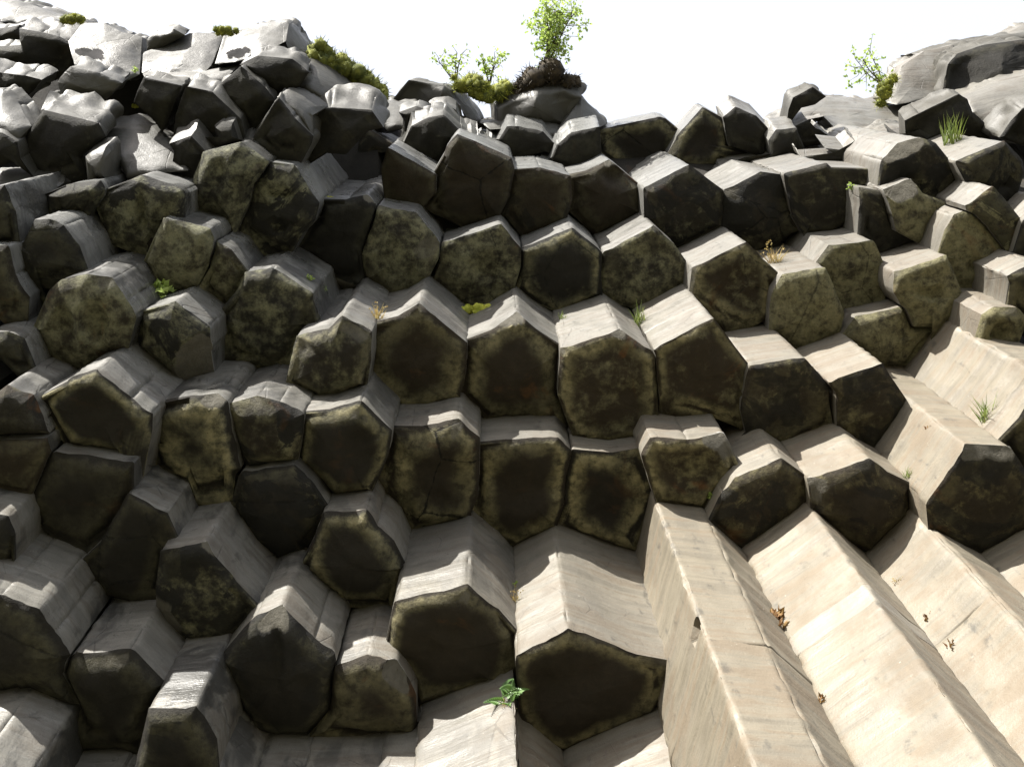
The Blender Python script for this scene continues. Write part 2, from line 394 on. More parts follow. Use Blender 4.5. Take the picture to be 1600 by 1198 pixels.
 {'n':'basalt_column','kind':'column','li':0.78,'ring':0.2,'core':0.6,'bulge':0.06,'stain':0.0,'damp':0.15,'l':'small olive column end with a dark round hollow at the right edge','w':12.319,'L':4.281,'tilt':0.0,'warm':0.727,'p':[(5.688,-3.073,0.0),(6.044,-3.183,0.0),(6.332,-2.985,0.0),(6.275,-2.719,0.0),(6.119,-2.578,0.0),(5.844,-2.59,0.0),(5.66,-2.714,0.0),(5.604,-2.844,0.0)],'hol':[(0,-0.1,0.35,0.35,0.1)]},
 {'n':'basalt_column','kind':'column','li':0.1,'ring':0.2,'core':0.75,'bulge':0.06,'stain':0.0,'damp':0.469,'l':'dark brown wedge-shaped column end under the slanting grey slab,above the round grey-green end','w':14.812,'L':3.888,'tilt':0.0,'warm':0.0,'p':[(-1.553,-1.597,0.0),(-1.325,-1.788,0.0),(-1.0,-1.919,0.0),(-0.57,-2.1,0.0),(-0.743,-1.743,0.0),(-0.726,-1.43,0.0),(-1.377,-1.084,0.0)]},
 {'n':'basalt_column','kind':'column','li':0.1,'ring':0.2,'core':0.75,'bulge':0.06,'stain':0.0,'damp':0.449,'l':'narrow dark wedge of rock left of the bright upright sliver near the top centre','w':16.93,'L':1.77,'tilt':0.0,'warm':0.0,'p':[(-2.323,-1.558,0.0),(-1.998,-1.792,0.0),(-1.739,-1.308,0.0),(-1.611,-1.126,0.0),(-1.858,-0.962,0.0)]},
 {'n':'basalt_column','kind':'column','li':0.1,'ring':0.2,'core':0.75,'bulge':0.06,'stain':0.0,'damp':0.345,'l':'very large reddish brown column end crossed by a crack near the top centre','w':15.006,'L':3.694,'tilt':0.0,'warm':0.0,'p':[(-0.744,-1.835,0.0),(-0.508,-2.17,0.0),(-0.054,-2.082,0.0),(0.268,-2.024,0.0),(0.261,-1.661,0.0),(0.323,-1.352,0.0),(0.277,-1.208,0.0),(-0.464,-0.904,0.0),(-0.6,-1.057,0.0),(-0.727,-1.449,0.0)],'crack':0.9},
 {'n':'basalt_column','kind':'column','li':0.1,'ring':0.2,'core':0.75,'bulge':0.06,'stain':0.0,'damp':0.231,'l':'reddish brown column end with an arched top,right of the largest brown one','w':15.164,'L':3.536,'tilt':0.0,'warm':0.0,'p':[(0.272,-1.678,0.0),(0.272,-2.072,0.0),(0.444,-2.263,0.0),(1.146,-2.029,0.0),(1.089,-1.446,0.0),(0.675,-1.342,0.0),(0.327,-1.366,0.0)]},
 {'n':'basalt_column','kind':'column','li':0.1,'ring':0.2,'core':0.75,'bulge':0.06,'stain':0.0,'damp':0.15,'l':'dark brown column end with a scooped hollow at its peak near the top centre','w':15.781,'L':2.719,'tilt':0.0,'warm':0.037,'p':[(1.212,-2.139,0.0),(1.516,-2.364,0.0),(2.177,-2.084,0.0),(2.135,-1.648,0.0),(1.934,-1.462,0.0),(1.679,-1.27,0.0),(1.188,-1.504,0.0)],'hol':[(0.1,0.6,0.3,0.25,0.12)],'chips':[(75,0.078)]},
 {'n':'basalt_column','kind':'column','li':0.42,'ring':0.2,'core':0.3,'bulge':0.06,'stain':0.0,'damp':0.15,'l':'dark hexagonal column end with jagged black patches below the egg-shaped stone','w':15.179,'L':3.211,'tilt':0.0,'warm':0.122,'p':[(2.121,-2.004,0.0),(2.395,-2.292,0.0),(2.623,-2.359,0.0),(3.199,-2.037,0.0),(3.193,-1.598,0.0),(2.702,-1.261,0.0),(2.098,-1.593,0.0)],'rag':0.95,'chips':[(300,0.065)]},
 {'n':'basalt_column','kind':'column','li':0.42,'ring':0.2,'core':0.3,'bulge':0.06,'stain':0.0,'damp':0.15,'l':'dark cracked column end,left of the pair with flush faces at upper right','w':15.204,'L':3.185,'tilt':0.0,'warm':0.221,'p':[(3.233,-2.067,0.0),(3.583,-2.194,0.0),(4.022,-2.392,0.0),(4.227,-2.271,0.0),(4.185,-1.916,0.0),(4.01,-1.367,0.0),(3.817,-1.276,0.0),(3.217,-1.618,0.0)],'rag':0.95,'crack':0.9,'chips':[(270,0.065)]},
 {'n':'basalt_column','kind':'column','li':0.42,'ring':0.2,'core':0.3,'bulge':0.06,'stain':0.0,'damp':0.15,'l':'dark square-topped column end,right of the pair with flush faces at upper right','w':14.982,'L':3.418,'tilt':0.0,'warm':0.287,'p':[(4.132,-1.888,0.0),(4.182,-2.229,0.0),(4.361,-2.155,0.0),(5.02,-2.108,0.0),(4.935,-1.655,0.0),(4.845,-1.467,0.0),(4.546,-1.191,0.0),(3.96,-1.347,0.0)],'rag':0.95},
 {'n':'basalt_column','kind':'column','li':0.42,'ring':0.2,'core':0.3,'bulge':0.06,'stain':0.0,'damp':0.15,'l':'narrow black broken column end beside a bright upright sliver at upper right','w':14.355,'L':4.045,'tilt':0.0,'warm':0.362,'p':[(4.842,-1.851,0.0),(5.2,-2.233,0.0),(5.406,-2.246,0.0),(5.259,-1.868,0.0),(5.136,-1.471,0.0),(5.019,-1.399,0.0),(4.814,-1.444,0.0)]},
 {'n':'basalt_column','kind':'column','li':0.78,'ring':0.2,'core':0.6,'bulge':0.06,'stain':0.0,'damp':0.15,'l':'grey-topped olive broken column end beside the narrow black one at upper right','w':14.139,'L':4.261,'tilt':0.0,'warm':0.4,'p':[(5.217,-1.798,0.0),(5.358,-2.212,0.0),(5.616,-2.123,0.0),(5.758,-1.722,0.0),(5.414,-1.304,0.0),(5.059,-1.449,0.0)],'chips':[(110,0.098)]},
 {'n':'basalt_column','kind':'column','li':0.42,'ring':0.2,'core':0.3,'bulge':0.06,'stain':0.0,'damp':0.15,'l':'black and olive patched column end below the grass tuft at upper right','w':14.487,'L':3.913,'tilt':0.0,'warm':0.404,'p':[(5.562,-1.319,0.0),(5.76,-1.54,0.0),(6.119,-1.366,0.0),(6.082,-1.094,0.0),(5.888,-0.901,0.0),(5.581,-0.801,0.0),(5.324,-0.888,0.0),(5.113,-1.097,0.0),(5.09,-1.262,0.0)],'rag':0.95,'chips':[(120,0.098)]},
 {'n':'basalt_column','kind':'column','li':0.42,'ring':0.2,'core':0.3,'bulge':0.06,'stain':0.0,'damp':0.15,'l':'dark patched column end with a slanting bright top at the upper right edge','w':14.119,'L':4.881,'tilt':0.0,'warm':0.45,'p':[(5.994,-1.25,0.0),(6.144,-1.434,0.0),(6.426,-1.38,0.0),(6.873,-1.314,0.0),(6.788,-1.033,0.0),(6.531,-0.799,0.0),(5.944,-1.066,0.0)],'rag':0.95},
 {'n':'basalt_column','kind':'column','li':0.15,'ring':1.0,'core':0.3,'bulge':0.06,'stain':0.0,'damp':0.12,'l':'wide cracked dark column end with a pale ring on the skyline','w':17.79,'L':0.6,'tilt':0.08,'warm':0.073,'p':[(1.775,-1.334,0.0),(1.91,-1.362,0.0),(2.123,-1.548,0.0),(2.387,-1.675,0.0),(2.909,-1.463,0.0),(2.935,-1.062,0.0),(2.971,-0.813,0.0),(2.642,-0.751,0.0),(1.959,-0.903,0.0),(1.759,-0.966,0.0)],'hol':[(0,0,0.55,0.6,0.05)],'crack':0.9},
 {'n':'basalt_column','kind':'column','li':0.15,'ring':1.0,'core':0.3,'bulge':0.06,'stain':0.0,'damp':0.12,'l':'egg-shaped dark column end with a bright left rim on the skyline','w':17.491,'L':0.6,'tilt':0.08,'warm':0.148,'p':[(2.87,-1.428,0.0),(3.093,-1.443,0.0),(3.336,-1.598,0.0),(3.503,-1.525,0.0),(3.69,-1.175,0.0),(3.631,-0.805,0.0),(3.408,-0.625,0.0),(3.265,-0.58,0.0),(2.885,-1.024,0.0)],'hol':[(0.05,0.1,0.5,0.5,0.06)],'rag':0.0},
 {'n':'basalt_column','kind':'column','li':0.25,'ring':0.1,'core':0.1,'bulge':0.06,'stain':0.0,'damp':0.12,'l':'dark angular stone with a peaked top right of the egg-shaped one on the skyline','w':17.285,'L':0.6,'tilt':0.25,'warm':0.195,'p':[(3.635,-1.016,0.0),(3.733,-1.121,0.0),(4.255,-1.052,0.0),(4.228,-0.744,0.0),(3.738,-0.553,0.0),(3.553,-0.71,0.0)]},
 {'n':'basalt_column','kind':'column','li':0.25,'ring':0.1,'core':0.1,'bulge':0.06,'stain':0.0,'damp':0.12,'l':'low dark stone below the peaked angular stone near the skyline','w':17.063,'L':0.6,'tilt':0.25,'warm':0.197,'p':[(3.465,-1.457,0.0),(3.758,-1.413,0.0),(4.251,-1.403,0.0),(4.221,-1.057,0.0),(3.637,-1.126,0.0)]},
 {'n':'basalt_column','kind':'column','li':0.25,'ring':0.1,'core':0.1,'bulge':0.06,'stain':0.0,'damp':0.12,'l':'upright dark olive stone under a pale cap right of the low dark stone','w':16.936,'L':0.6,'tilt':0.25,'warm':0.241,'p':[(4.219,-1.393,0.0),(4.682,-1.403,0.0),(4.628,-0.832,0.0),(4.301,-0.867,0.0),(4.19,-1.05,0.0)]},
 {'n':'basalt_column','kind':'column','li':0.25,'ring':0.1,'core':0.1,'bulge':0.06,'stain':0.0,'damp':0.12,'l':'small dark stone with a sloped top beneath the bright slope at right','w':17.327,'L':0.6,'tilt':0.25,'warm':0.281,'p':[(4.78,-1.006,0.0),(5.238,-0.997,0.0),(5.325,-0.869,0.0),(5.125,-0.67,0.0),(4.873,-0.733,0.0),(4.713,-0.833,0.0)]},
 {'n':'basalt_column','kind':'column','li':0.25,'ring':0.1,'core':0.1,'bulge':0.06,'stain':0.0,'damp':0.12,'l':'dark stone with a curved bright top edge right of the upright olive stone','w':16.144,'L':0.6,'tilt':0.25,'warm':0.302,'p':[(4.564,-1.317,0.0),(5.074,-1.353,0.0),(5.305,-1.23,0.0),(5.275,-0.957,0.0),(5.122,-0.833,0.0),(4.929,-1.036,0.0),(4.498,-1.209,0.0)]},
 {'n':'basalt_column','kind':'column','li':0.25,'ring':0.1,'core':0.1,'bulge':0.06,'stain':0.0,'damp':0.122,'l':'dark blocky stone right of the ragged white splinter near the top centre','w':16.948,'L':0.6,'tilt':0.25,'warm':0.0,'p':[(1.006,-1.142,0.0),(0.797,-1.289,0.0),(1.225,-1.548,0.0),(1.695,-1.347,0.0),(1.626,-0.874,0.0),(1.204,-0.968,0.0)]},
 {'n':'basalt_column','kind':'column','li':0.25,'ring':0.1,'core':0.1,'bulge':0.06,'stain':0.0,'damp':0.199,'l':'dark broken stone left of the ragged white splinter near the top centre','w':17.256,'L':0.6,'tilt':0.25,'warm':0.0,'p':[(0.019,-1.182,0.0),(0.616,-1.384,0.0),(0.912,-1.359,0.0),(1.004,-1.134,0.0),(0.782,-0.975,0.0),(0.358,-0.907,0.0),(-0.034,-0.943,0.0)]},
 {'n':'basalt_column','kind':'column','li':0.55,'ring':0.25,'core':0.1,'bulge':0.12,'stain':0.0,'damp':0.9,'l':'large lumpy grey-green column end with dark furrows at left,above the rust-stained one','w':12.692,'L':3.008,'tilt':0.0,'warm':0.006,'p':[(-4.503,-1.749,0.0),(-4.429,-2.005,0.0),(-4.283,-2.285,0.0),(-4.014,-2.235,0.0),(-3.894,-1.995,0.0),(-3.703,-1.771,0.0),(-3.431,-1.619,0.0),(-3.515,-1.447,0.0),(-3.997,-1.298,0.0),(-4.349,-1.463,0.0),(-4.488,-1.567,0.0)],'hol':[(0.15,0.0,0.15,0.5,0.09)],'rag':0.95},
 {'n':'basalt_column','kind':'column','li':0.65,'ring':0.2,'core':0.6,'bulge':0.06,'stain':0.0,'damp':0.9,'l':'column end with rust-orange stains at its left,above the bright green leaves','w':12.393,'L':5.137,'tilt':0.0,'warm':0.054,'p':[(-3.822,-2.438,0.0),(-3.655,-2.657,0.0),(-3.306,-2.54,0.0),(-3.255,-2.398,0.0),(-3.134,-2.044,0.0),(-3.159,-1.849,0.0),(-3.68,-1.73,0.0),(-3.937,-2.227,0.0)],'chips':[(330,0.065)]},
 {'n':'basalt_column','kind':'column','li':0.65,'ring':0.2,'core':0.6,'bulge':0.06,'stain':0.0,'damp':0.832,'l':'half-hidden olive column end right of the rust-stained one','w':12.439,'L':5.091,'tilt':0.0,'warm':0.074,'p':[(-3.166,-2.162,0.0),(-3.255,-2.459,0.0),(-3.088,-2.74,0.0),(-2.975,-2.678,0.0),(-2.828,-2.362,0.0),(-2.577,-2.284,0.0),(-3.114,-2.0,0.0)]},
 {'n':'basalt_column','kind':'column','li':0.55,'ring':0.25,'core':0.1,'bulge':0.12,'stain':0.0,'damp':0.76,'l':'tall grey-green column end left of the central row,a strip of grey side above','w':12.269,'L':5.261,'tilt':0.0,'warm':0.142,'p':[(-2.934,-2.641,0.0),(-3.018,-2.866,0.0),(-2.946,-3.165,0.0),(-2.862,-3.392,0.0),(-2.681,-3.466,0.0),(-2.333,-3.407,0.0),(-2.226,-3.078,0.0),(-2.036,-2.826,0.0),(-1.998,-2.551,0.0),(-2.464,-2.273,0.0),(-2.775,-2.322,0.0)]},
 {'n':'basalt_column','kind':'column','li':0.55,'ring':0.25,'core':0.1,'bulge':0.12,'stain':0.0,'damp':0.9,'l':'column end half pale half black beneath the bright green leaves','w':11.514,'L':3.059,'tilt':0.0,'warm':0.139,'p':[(-3.785,-2.974,0.0),(-3.645,-3.128,0.0),(-3.483,-3.269,0.0),(-3.212,-3.336,0.0),(-3.002,-3.046,0.0),(-3.008,-2.777,0.0),(-3.351,-2.496,0.0),(-3.713,-2.648,0.0)],'rag':0.95,'chips':[(330,0.195)]},
 {'n':'basalt_column','kind':'column','li':0.65,'ring':0.2,'core':0.6,'bulge':0.06,'stain':0.0,'damp':0.9,'l':'column end with two dark hollows like a heart at left','w':11.286,'L':2.814,'tilt':0.0,'warm':0.116,'p':[(-4.725,-2.841,0.0),(-4.689,-3.014,0.0),(-4.483,-3.102,0.0),(-4.32,-3.162,0.0),(-4.042,-3.053,0.0),(-3.795,-2.895,0.0),(-3.688,-2.617,0.0),(-3.775,-2.448,0.0),(-3.928,-2.221,0.0),(-4.167,-2.172,0.0),(-4.436,-2.237,0.0),(-4.579,-2.361,0.0),(-4.745,-2.704,0.0)],'hol':[(-0.28,0,0.22,0.34,0.1),(0.32,0.0,0.26,0.42,0.12)],'chips':[(60,0.065)]},
 {'n':'basalt_column','kind':'column','li':0.4,'ring':0.2,'core':0.1,'bulge':0.06,'stain':0.0,'damp':0.9,'l':'dark rounded column end above the heart-hollowed one at the left','w':11.753,'L':3.147,'tilt':0.0,'warm':0.048,'p':[(-5.14,-2.082,0.0),(-5.09,-2.254,0.0),(-4.947,-2.532,0.0),(-4.87,-2.58,0.0),(-4.661,-2.26,0.0),(-4.281,-2.135,0.0),(-4.551,-1.742,0.0),(-4.694,-1.683,0.0),(-4.932,-1.701,0.0),(-5.094,-1.841,0.0)]},
 {'n':'basalt_column','kind':'column','li':0.4,'ring':0.2,'core':0.1,'bulge':0.06,'stain':0.0,'damp':0.9,'l':'low mossy grey column end under a pale broken lip at the left','w':12.544,'L':3.756,'tilt':0.0,'warm':0.0,'p':[(-4.97,-1.76,0.0),(-4.444,-1.656,0.0),(-4.371,-1.461,0.0),(-4.433,-1.356,0.0),(-4.809,-1.413,0.0),(-5.034,-1.531,0.0)]},
 {'n':'basalt_column','kind':'column','li':0.4,'ring':0.2,'core':0.1,'bulge':0.06,'stain':0.0,'damp':0.9,'l':'column end cut by the left edge beside the grey leaning slab','w':11.639,'L':3.961,'tilt':0.0,'warm':0.007,'p':[(-5.381,-1.964,0.0),(-5.079,-1.891,0.0),(-4.975,-1.734,0.0),(-5.111,-1.323,0.0),(-5.383,-1.394,0.0)]},
 {'n':'basalt_column','kind':'column','li':0.4,'ring':0.2,'core':0.1,'bulge':0.06,'stain':0.0,'damp':0.9,'l':'low pale-rimmed column end cut by the left edge,beside the heart-hollowed one','w':10.856,'L':3.044,'tilt':0.0,'warm':0.144,'p':[(-5.088,-3.01,0.0),(-4.703,-3.024,0.0),(-4.647,-2.915,0.0),(-4.709,-2.769,0.0),(-4.861,-2.692,0.0),(-5.122,-2.743,0.0)]},
 {'n':'basalt_column','kind':'column','li':0.4,'ring':0.3,'core':0.8,'bulge':0.06,'stain':0.0,'damp':0.9,'l':'upper of two stacked brown column ends cut by the left edge','w':10.101,'L':3.192,'tilt':0.0,'warm':0.219,'p':[(-5.001,-3.552,0.0),(-4.697,-3.567,0.0),(-4.235,-3.541,0.0),(-4.271,-3.398,0.0),(-4.38,-3.155,0.0),(-4.611,-3.051,0.0),(-4.908,-3.279,0.0)],'crack':0.0},
 {'n':'basalt_column','kind':'column','li':0.4,'ring':0.3,'core':0.8,'bulge':0.06,'stain':0.0,'damp':0.9,'l':'lower of two stacked brown column ends cut by the left edge','w':10.024,'L':2.968,'tilt':0.0,'warm':0.265,'p':[(-5.007,-3.905,0.0),(-4.715,-4.033,0.0),(-4.443,-4.082,0.0),(-4.335,-3.928,0.0),(-4.2,-3.663,0.0),(-4.218,-3.533,0.0),(-4.663,-3.553,0.0),(-4.969,-3.577,0.0)],'crack':0.0},
 {'n':'basalt_column','kind':'column','li':0.15,'ring':1.0,'core':0.3,'bulge':0.06,'stain':0.0,'damp':0.9,'l':'dark round column end ringed by a pale olive band at left','w':10.308,'L':2.985,'tilt':0.0,'warm':0.22,'p':[(-4.285,-3.546,0.0),(-4.174,-3.698,0.0),(-3.679,-3.778,0.0),(-3.397,-3.8,0.0),(-3.336,-3.652,0.0),(-3.305,-3.386,0.0),(-3.511,-3.225,0.0),(-3.815,-2.938,0.0),(-4.062,-3.019,0.0),(-4.319,-3.257,0.0)],'hol':[(0,0,0.65,0.65,0.05)],'rag':0.0,'crack':0.0},
 {'n':'basalt_column','kind':'column','li':0.15,'ring':1.0,'core':0.3,'bulge':0.06,'stain':0.0,'damp':0.887,'l':'dark domed column end with a chipped grey top,right of the ringed one','w':10.751,'L':2.287,'tilt':0.0,'warm':0.248,'p':[(-3.476,-3.949,0.0),(-3.295,-4.194,0.0),(-3.006,-4.332,0.0),(-2.736,-4.257,0.0),(-2.569,-4.112,0.0),(-2.629,-3.726,0.0),(-2.678,-3.396,0.0),(-2.785,-3.329,0.0),(-3.122,-3.334,0.0),(-3.44,-3.517,0.0)],'rag':0.0,'crack':0.0,'chips':[(75,0.091)]},
 {'n':'basalt_column','kind':'column','li':0.5,'ring':0.5,'core':0.5,'bulge':0.06,'stain':0.0,'damp':0.763,'l':'olive column end wedged between the dark domed one and a dark-ringed hexagon','w':10.886,'L':3.726,'tilt':0.0,'warm':0.271,'p':[(-2.657,-3.808,0.0),(-2.595,-4.163,0.0),(-1.98,-4.047,0.0),(-1.903,-3.537,0.0),(-2.163,-3.416,0.0),(-2.392,-3.364,0.0),(-2.711,-3.424,0.0)],'rag':0.95,'crack':0.0,'chips':[(90,0.065)]},
 {'n':'basalt_column','kind':'column','li':0.15,'ring':1.0,'core':0.3,'bulge':0.06,'stain':0.0,'damp':0.597,'l':'hexagonal column end with an oblique dark core below the small ragged-topped hexagon','w':11.013,'L':3.599,'tilt':0.0,'warm':0.366,'p':[(-2.004,-4.116,0.0),(-1.725,-4.359,0.0),(-1.633,-4.498,0.0),(-1.193,-4.418,0.0),(-1.045,-4.007,0.0),(-1.008,-3.756,0.0),(-1.326,-3.428,0.0),(-1.92,-3.599,0.0)],'hol':[(0.25,0.1,0.4,0.55,0.06)],'rag':0.0,'crack':0.0},
 {'n':'basalt_column','kind':'column','li':0.15,'ring':1.0,'core':0.6,'bulge':0.06,'stain':0.0,'damp':0.422,'l':'large dark column end with a fine horizontal crack below the rusty-cored hexagon','w':11.393,'L':3.312,'tilt':0.0,'warm':0.464,'p':[(-1.074,-4.183,0.0),(-1.009,-4.79,0.0),(-0.653,-5.025,0.0),(-0.187,-4.917,0.0),(-0.083,-4.623,0.0),(-0.077,-3.945,0.0),(-0.317,-3.735,0.0),(-1.015,-3.885,0.0)],'hol':[(0.1,-0.05,0.6,0.55,0.07)],'rag':0.0,'crack':0.9,'chips':[(200,0.052)]},
 {'n':'basalt_column','kind':'column','li':0.15,'ring':1.0,'core':0.6,'bulge':0.06,'stain':0.0,'damp':0.251,'l':'dark column end with a reddish core and pale lower lobes,under the mossy hexagon','w':11.595,'L':1.466,'tilt':0.0,'warm':0.564,'p':[(-0.079,-4.511,0.0),(-0.08,-5.019,0.0),(0.232,-5.293,0.0),(0.365,-5.315,0.0),(0.88,-5.061,0.0),(0.895,-4.458,0.0),(0.942,-4.159,0.0),(0.793,-3.994,0.0),(-0.064,-4.052,0.0)],'hol':[(0,0.15,0.6,0.45,0.05)],'rag':0.0,'crack':0.0},
 {'n':'basalt_column','kind':'column','li':0.15,'ring':1.0,'core':0.3,'bulge':0.06,'stain':0.0,'damp':0.15,'l':'black column end with a pale jagged left rim in the lower centre','w':11.669,'L':1.393,'tilt':0.0,'warm':0.68,'p':[(0.91,-4.525,0.0),(0.905,-5.037,0.0),(1.043,-5.171,0.0),(1.61,-5.405,0.0),(1.673,-5.187,0.0),(1.93,-4.746,0.0),(1.724,-4.32,0.0),(1.623,-4.206,0.0),(0.976,-4.154,0.0)],'hol':[(0,0,0.65,0.65,0.06)],'rag':0.0,'crack':0.0,'chips':[(250,0.065)]},
 {'n':'basalt_column','kind':'column','li':0.45,'ring':1.0,'core':1.0,'bulge':0.06,'stain':0.0,'damp':0.15,'l':'broad column end with a bow-shaped dark core and golden rim under the chipped brown one','w':11.287,'L':3.584,'tilt':0.0,'warm':0.729,'p':[(1.861,-4.606,0.0),(2.408,-4.698,0.0),(2.679,-4.314,0.0),(2.754,-4.088,0.0),(2.616,-3.853,0.0),(2.191,-3.896,0.0),(1.777,-3.88,0.0),(1.697,-4.081,0.0)],'hol':[(0,-0.1,0.65,0.4,0.06)],'rag':0.0,'crack':0.0,'chips':[(70,0.13)]},
 {'n':'basalt_column','kind':'column','li':0.42,'ring':0.3,'core':0.75,'bulge':0.06,'stain':0.0,'damp':0.15,'l':'olive slanting column end right of the bow-marked one','w':10.98,'L':3.336,'tilt':0.0,'warm':0.893,'p':[(2.551,-4.381,0.0),(2.432,-4.643,0.0),(2.797,-5.039,0.0),(3.109,-4.822,0.0),(3.462,-4.48,0.0),(3.42,-4.185,0.0),(3.153,-3.984,0.0),(2.677,-4.218,0.0)],'crack':0.0},
 {'n':'basalt_column','kind':'column','li':0.42,'ring':0.3,'core':0.75,'bulge':0.06,'stain':0.0,'damp':0.15,'l':'dark brown column end below a bright four-sided sun patch at right','w':10.78,'L':3.263,'tilt':0.0,'warm':1.0,'p':[(3.49,-4.485,0.0),(3.856,-4.835,0.0),(4.096,-5.004,0.0),(4.241,-4.867,0.0),(4.537,-4.456,0.0),(4.487,-4.223,0.0),(4.027,-3.898,0.0),(3.403,-4.158,0.0)],'crack':0.0,'chips':[(150,0.078)]},
 {'n':'basalt_column','kind':'column','li':0.12,'ring':0.25,'core':0.2,'bulge':0.06,'stain':0.0,'damp':0.9,'l':'wide dark column end with orange-stained upper edge at lower left','w':10.052,'L':2.816,'tilt':0.0,'warm':0.304,'p':[(-4.451,-4.174,0.0),(-4.395,-4.546,0.0),(-3.918,-4.677,0.0),(-3.71,-4.435,0.0),(-3.51,-4.114,0.0),(-3.375,-3.972,0.0),(-3.442,-3.794,0.0),(-4.213,-3.693,0.0)]},
 {'n':'basalt_column','kind':'column','li':0.12,'ring':0.25,'core':0.2,'bulge':0.06,'stain':0.0,'damp':0.9,'l':'tall black plate-like column end leaning beside the orange-stained wide one','w':9.916,'L':2.198,'tilt':0.0,'warm':0.338,'p':[(-3.696,-4.442,0.0),(-3.916,-4.854,0.0),(-3.786,-5.165,0.0),(-3.698,-5.249,0.0),(-3.337,-5.23,0.0),(-3.248,-4.95,0.0),(-3.183,-4.639,0.0),(-3.007,-4.312,0.0),(-3.462,-4.058,0.0)]},
 {'n':'basalt_column','kind':'column','li':0.5,'ring':0.1,'core':0.1,'bulge':0.06,'stain':0.0,'damp':0.899,'l':'shaggy olive and black column end under a bright notched top at lower left','w':9.638,'L':1.975,'tilt':0.0,'warm':0.338,'p':[(-3.183,-4.913,0.0),(-3.235,-5.221,0.0),(-3.078,-5.357,0.0),(-2.853,-5.529,0.0),(-2.572,-5.526,0.0),(-2.396,-5.349,0.0),(-2.27,-5.051,0.0),(-2.679,-4.451,0.0),(-3.107,-4.523,0.0)],'rag':0.95,'chips':[(60,0.078),(200,0.13)]},
 {'n':'basalt_column','kind':'column','li':0.12,'ring':0.25,'core':0.2,'bulge':0.06,'stain':0.0,'damp':0.721,'l':'black column end with an olive upper rim left of the lower centre','w':10.714,'L':2.154,'tilt':0.0,'warm':0.405,'p':[(-2.623,-4.563,0.0),(-2.459,-4.926,0.0),(-2.231,-5.13,0.0),(-1.992,-5.068,0.0),(-1.832,-4.918,0.0),(-1.74,-4.551,0.0),(-1.701,-4.335,0.0),(-1.99,-4.04,0.0),(-2.556,-4.147,0.0)],'rag':0.95},
 {'n':'basalt_column','kind':'column','li':0.15,'ring':1.0,'core':0.3,'bulge':0.06,'stain':0.0,'damp':0.578,'l':'black round column end with a grey scalloped upper edge left of the lower centre','w':10.42,'L':2.434,'tilt':0.0,'warm':0.49,'p':[(-1.788,-4.783,0.0),(-1.856,-5.073,0.0),(-1.618,-5.326,0.0),(-1.354,-5.485,0.0),(-0.952,-5.413,0.0),(-0.85,-5.169,0.0),(-0.815,-4.9,0.0),(-1.108,-4.595,0.0),(-1.223,-4.42,0.0),(-1.674,-4.468,0.0)],'rag':0.0},
 {'n':'basalt_column','kind':'column','li':0.2,'ring':0.7,'core':0.6,'bulge':0.06,'stain':0.0,'damp':0.404,'l':'large dark round column end under a brilliant white sunlit top,lower centre','w':9.627,'L':2.568,'tilt':0.0,'warm':0.571,'p':[(-0.945,-5.326,0.0),(-0.947,-5.571,0.0),(-0.698,-5.889,0.0),(-0.412,-6.08,0.0),(0.126,-5.88,0.0),(0.294,-5.699,0.0),(0.284,-5.242,0.0),(-0.169,-4.849,0.0),(-0.874,-5.035,0.0)],'hol':[(0,0,0.65,0.65,0.05)],'rag':0.0,'chips':[(90,0.046)]},
 {'n':'basalt_column','kind':'column','li':0.2,'ring':0.7,'core':0.6,'bulge':0.06,'stain':0.0,'damp':0.539,'l':'dark column end with a grey left patch beneath the large round one','w':9.294,'L':2.699,'tilt':0.0,'warm':0.508,'p':[(-1.488,-6.042,0.0),(-1.418,-6.218,0.0),(-0.955,-6.271,0.0),(-0.645,-6.282,0.0),(-0.583,-5.998,0.0),(-0.692,-5.754,0.0),(-0.837,-5.501,0.0),(-1.116,-5.449,0.0),(-1.439,-5.569,0.0)],'chips':[(40,0.078)]},
 {'n':'basalt_column','kind':'column','li':0.12,'ring':0.25,'core':0.2,'bulge':0.06,'stain':0.0,'damp':0.731,'l':'black double-lobed column end at lower left with a small bright cap','w':9.281,'L':2.713,'tilt':0.0,'warm':0.417,'p':[(-2.322,-5.218,0.0),(-2.484,-5.456,0.0),(-2.33,-6.007,0.0),(-2.067,-6.301,0.0),(-1.647,-6.283,0.0),(-1.493,-6.069,0.0),(-1.416,-5.431,0.0),(-1.605,-5.277,0.0),(-1.911,-4.96,0.0),(-2.165,-5.049,0.0)],'hol':[(0,0.3,0.13,0.6,0.05)],'chips':[(80,0.117)]},
 {'n':'basalt_column','kind':'column','li':0.2,'ring':0.7,'core':0.6,'bulge':0.06,'stain':0.0,'damp':0.152,'l':'largest dark five-sided column end at the bottom centre with sunlit roof-like sides','w':9.196,'L':3.073,'tilt':0.0,'warm':0.69,'p':[(0.309,-5.912,0.0),(0.627,-6.31,0.0),(0.784,-6.38,0.0),(1.689,-5.912,0.0),(1.61,-5.389,0.0),(0.787,-5.061,0.0),(0.302,-5.342,0.0)],'hol':[(-0.5,0.25,0.2,0.2,0.05)]},
 {'n':'basalt_column','kind':'column','li':0.12,'ring':0.25,'core':0.2,'bulge':0.06,'stain':0.0,'damp':0.9,'l':'smooth black kite-shaped column end at the bottom left','w':8.882,'L':2.47,'tilt':0.0,'warm':0.338,'p':[(-3.834,-5.447,0.0),(-3.712,-5.697,0.0),(-3.521,-6.202,0.0),(-3.238,-6.199,0.0),(-3.117,-5.825,0.0),(-2.903,-5.503,0.0),(-3.207,-5.166,0.0),(-3.681,-5.217,0.0),(-3.758,-5.25,0.0)]},
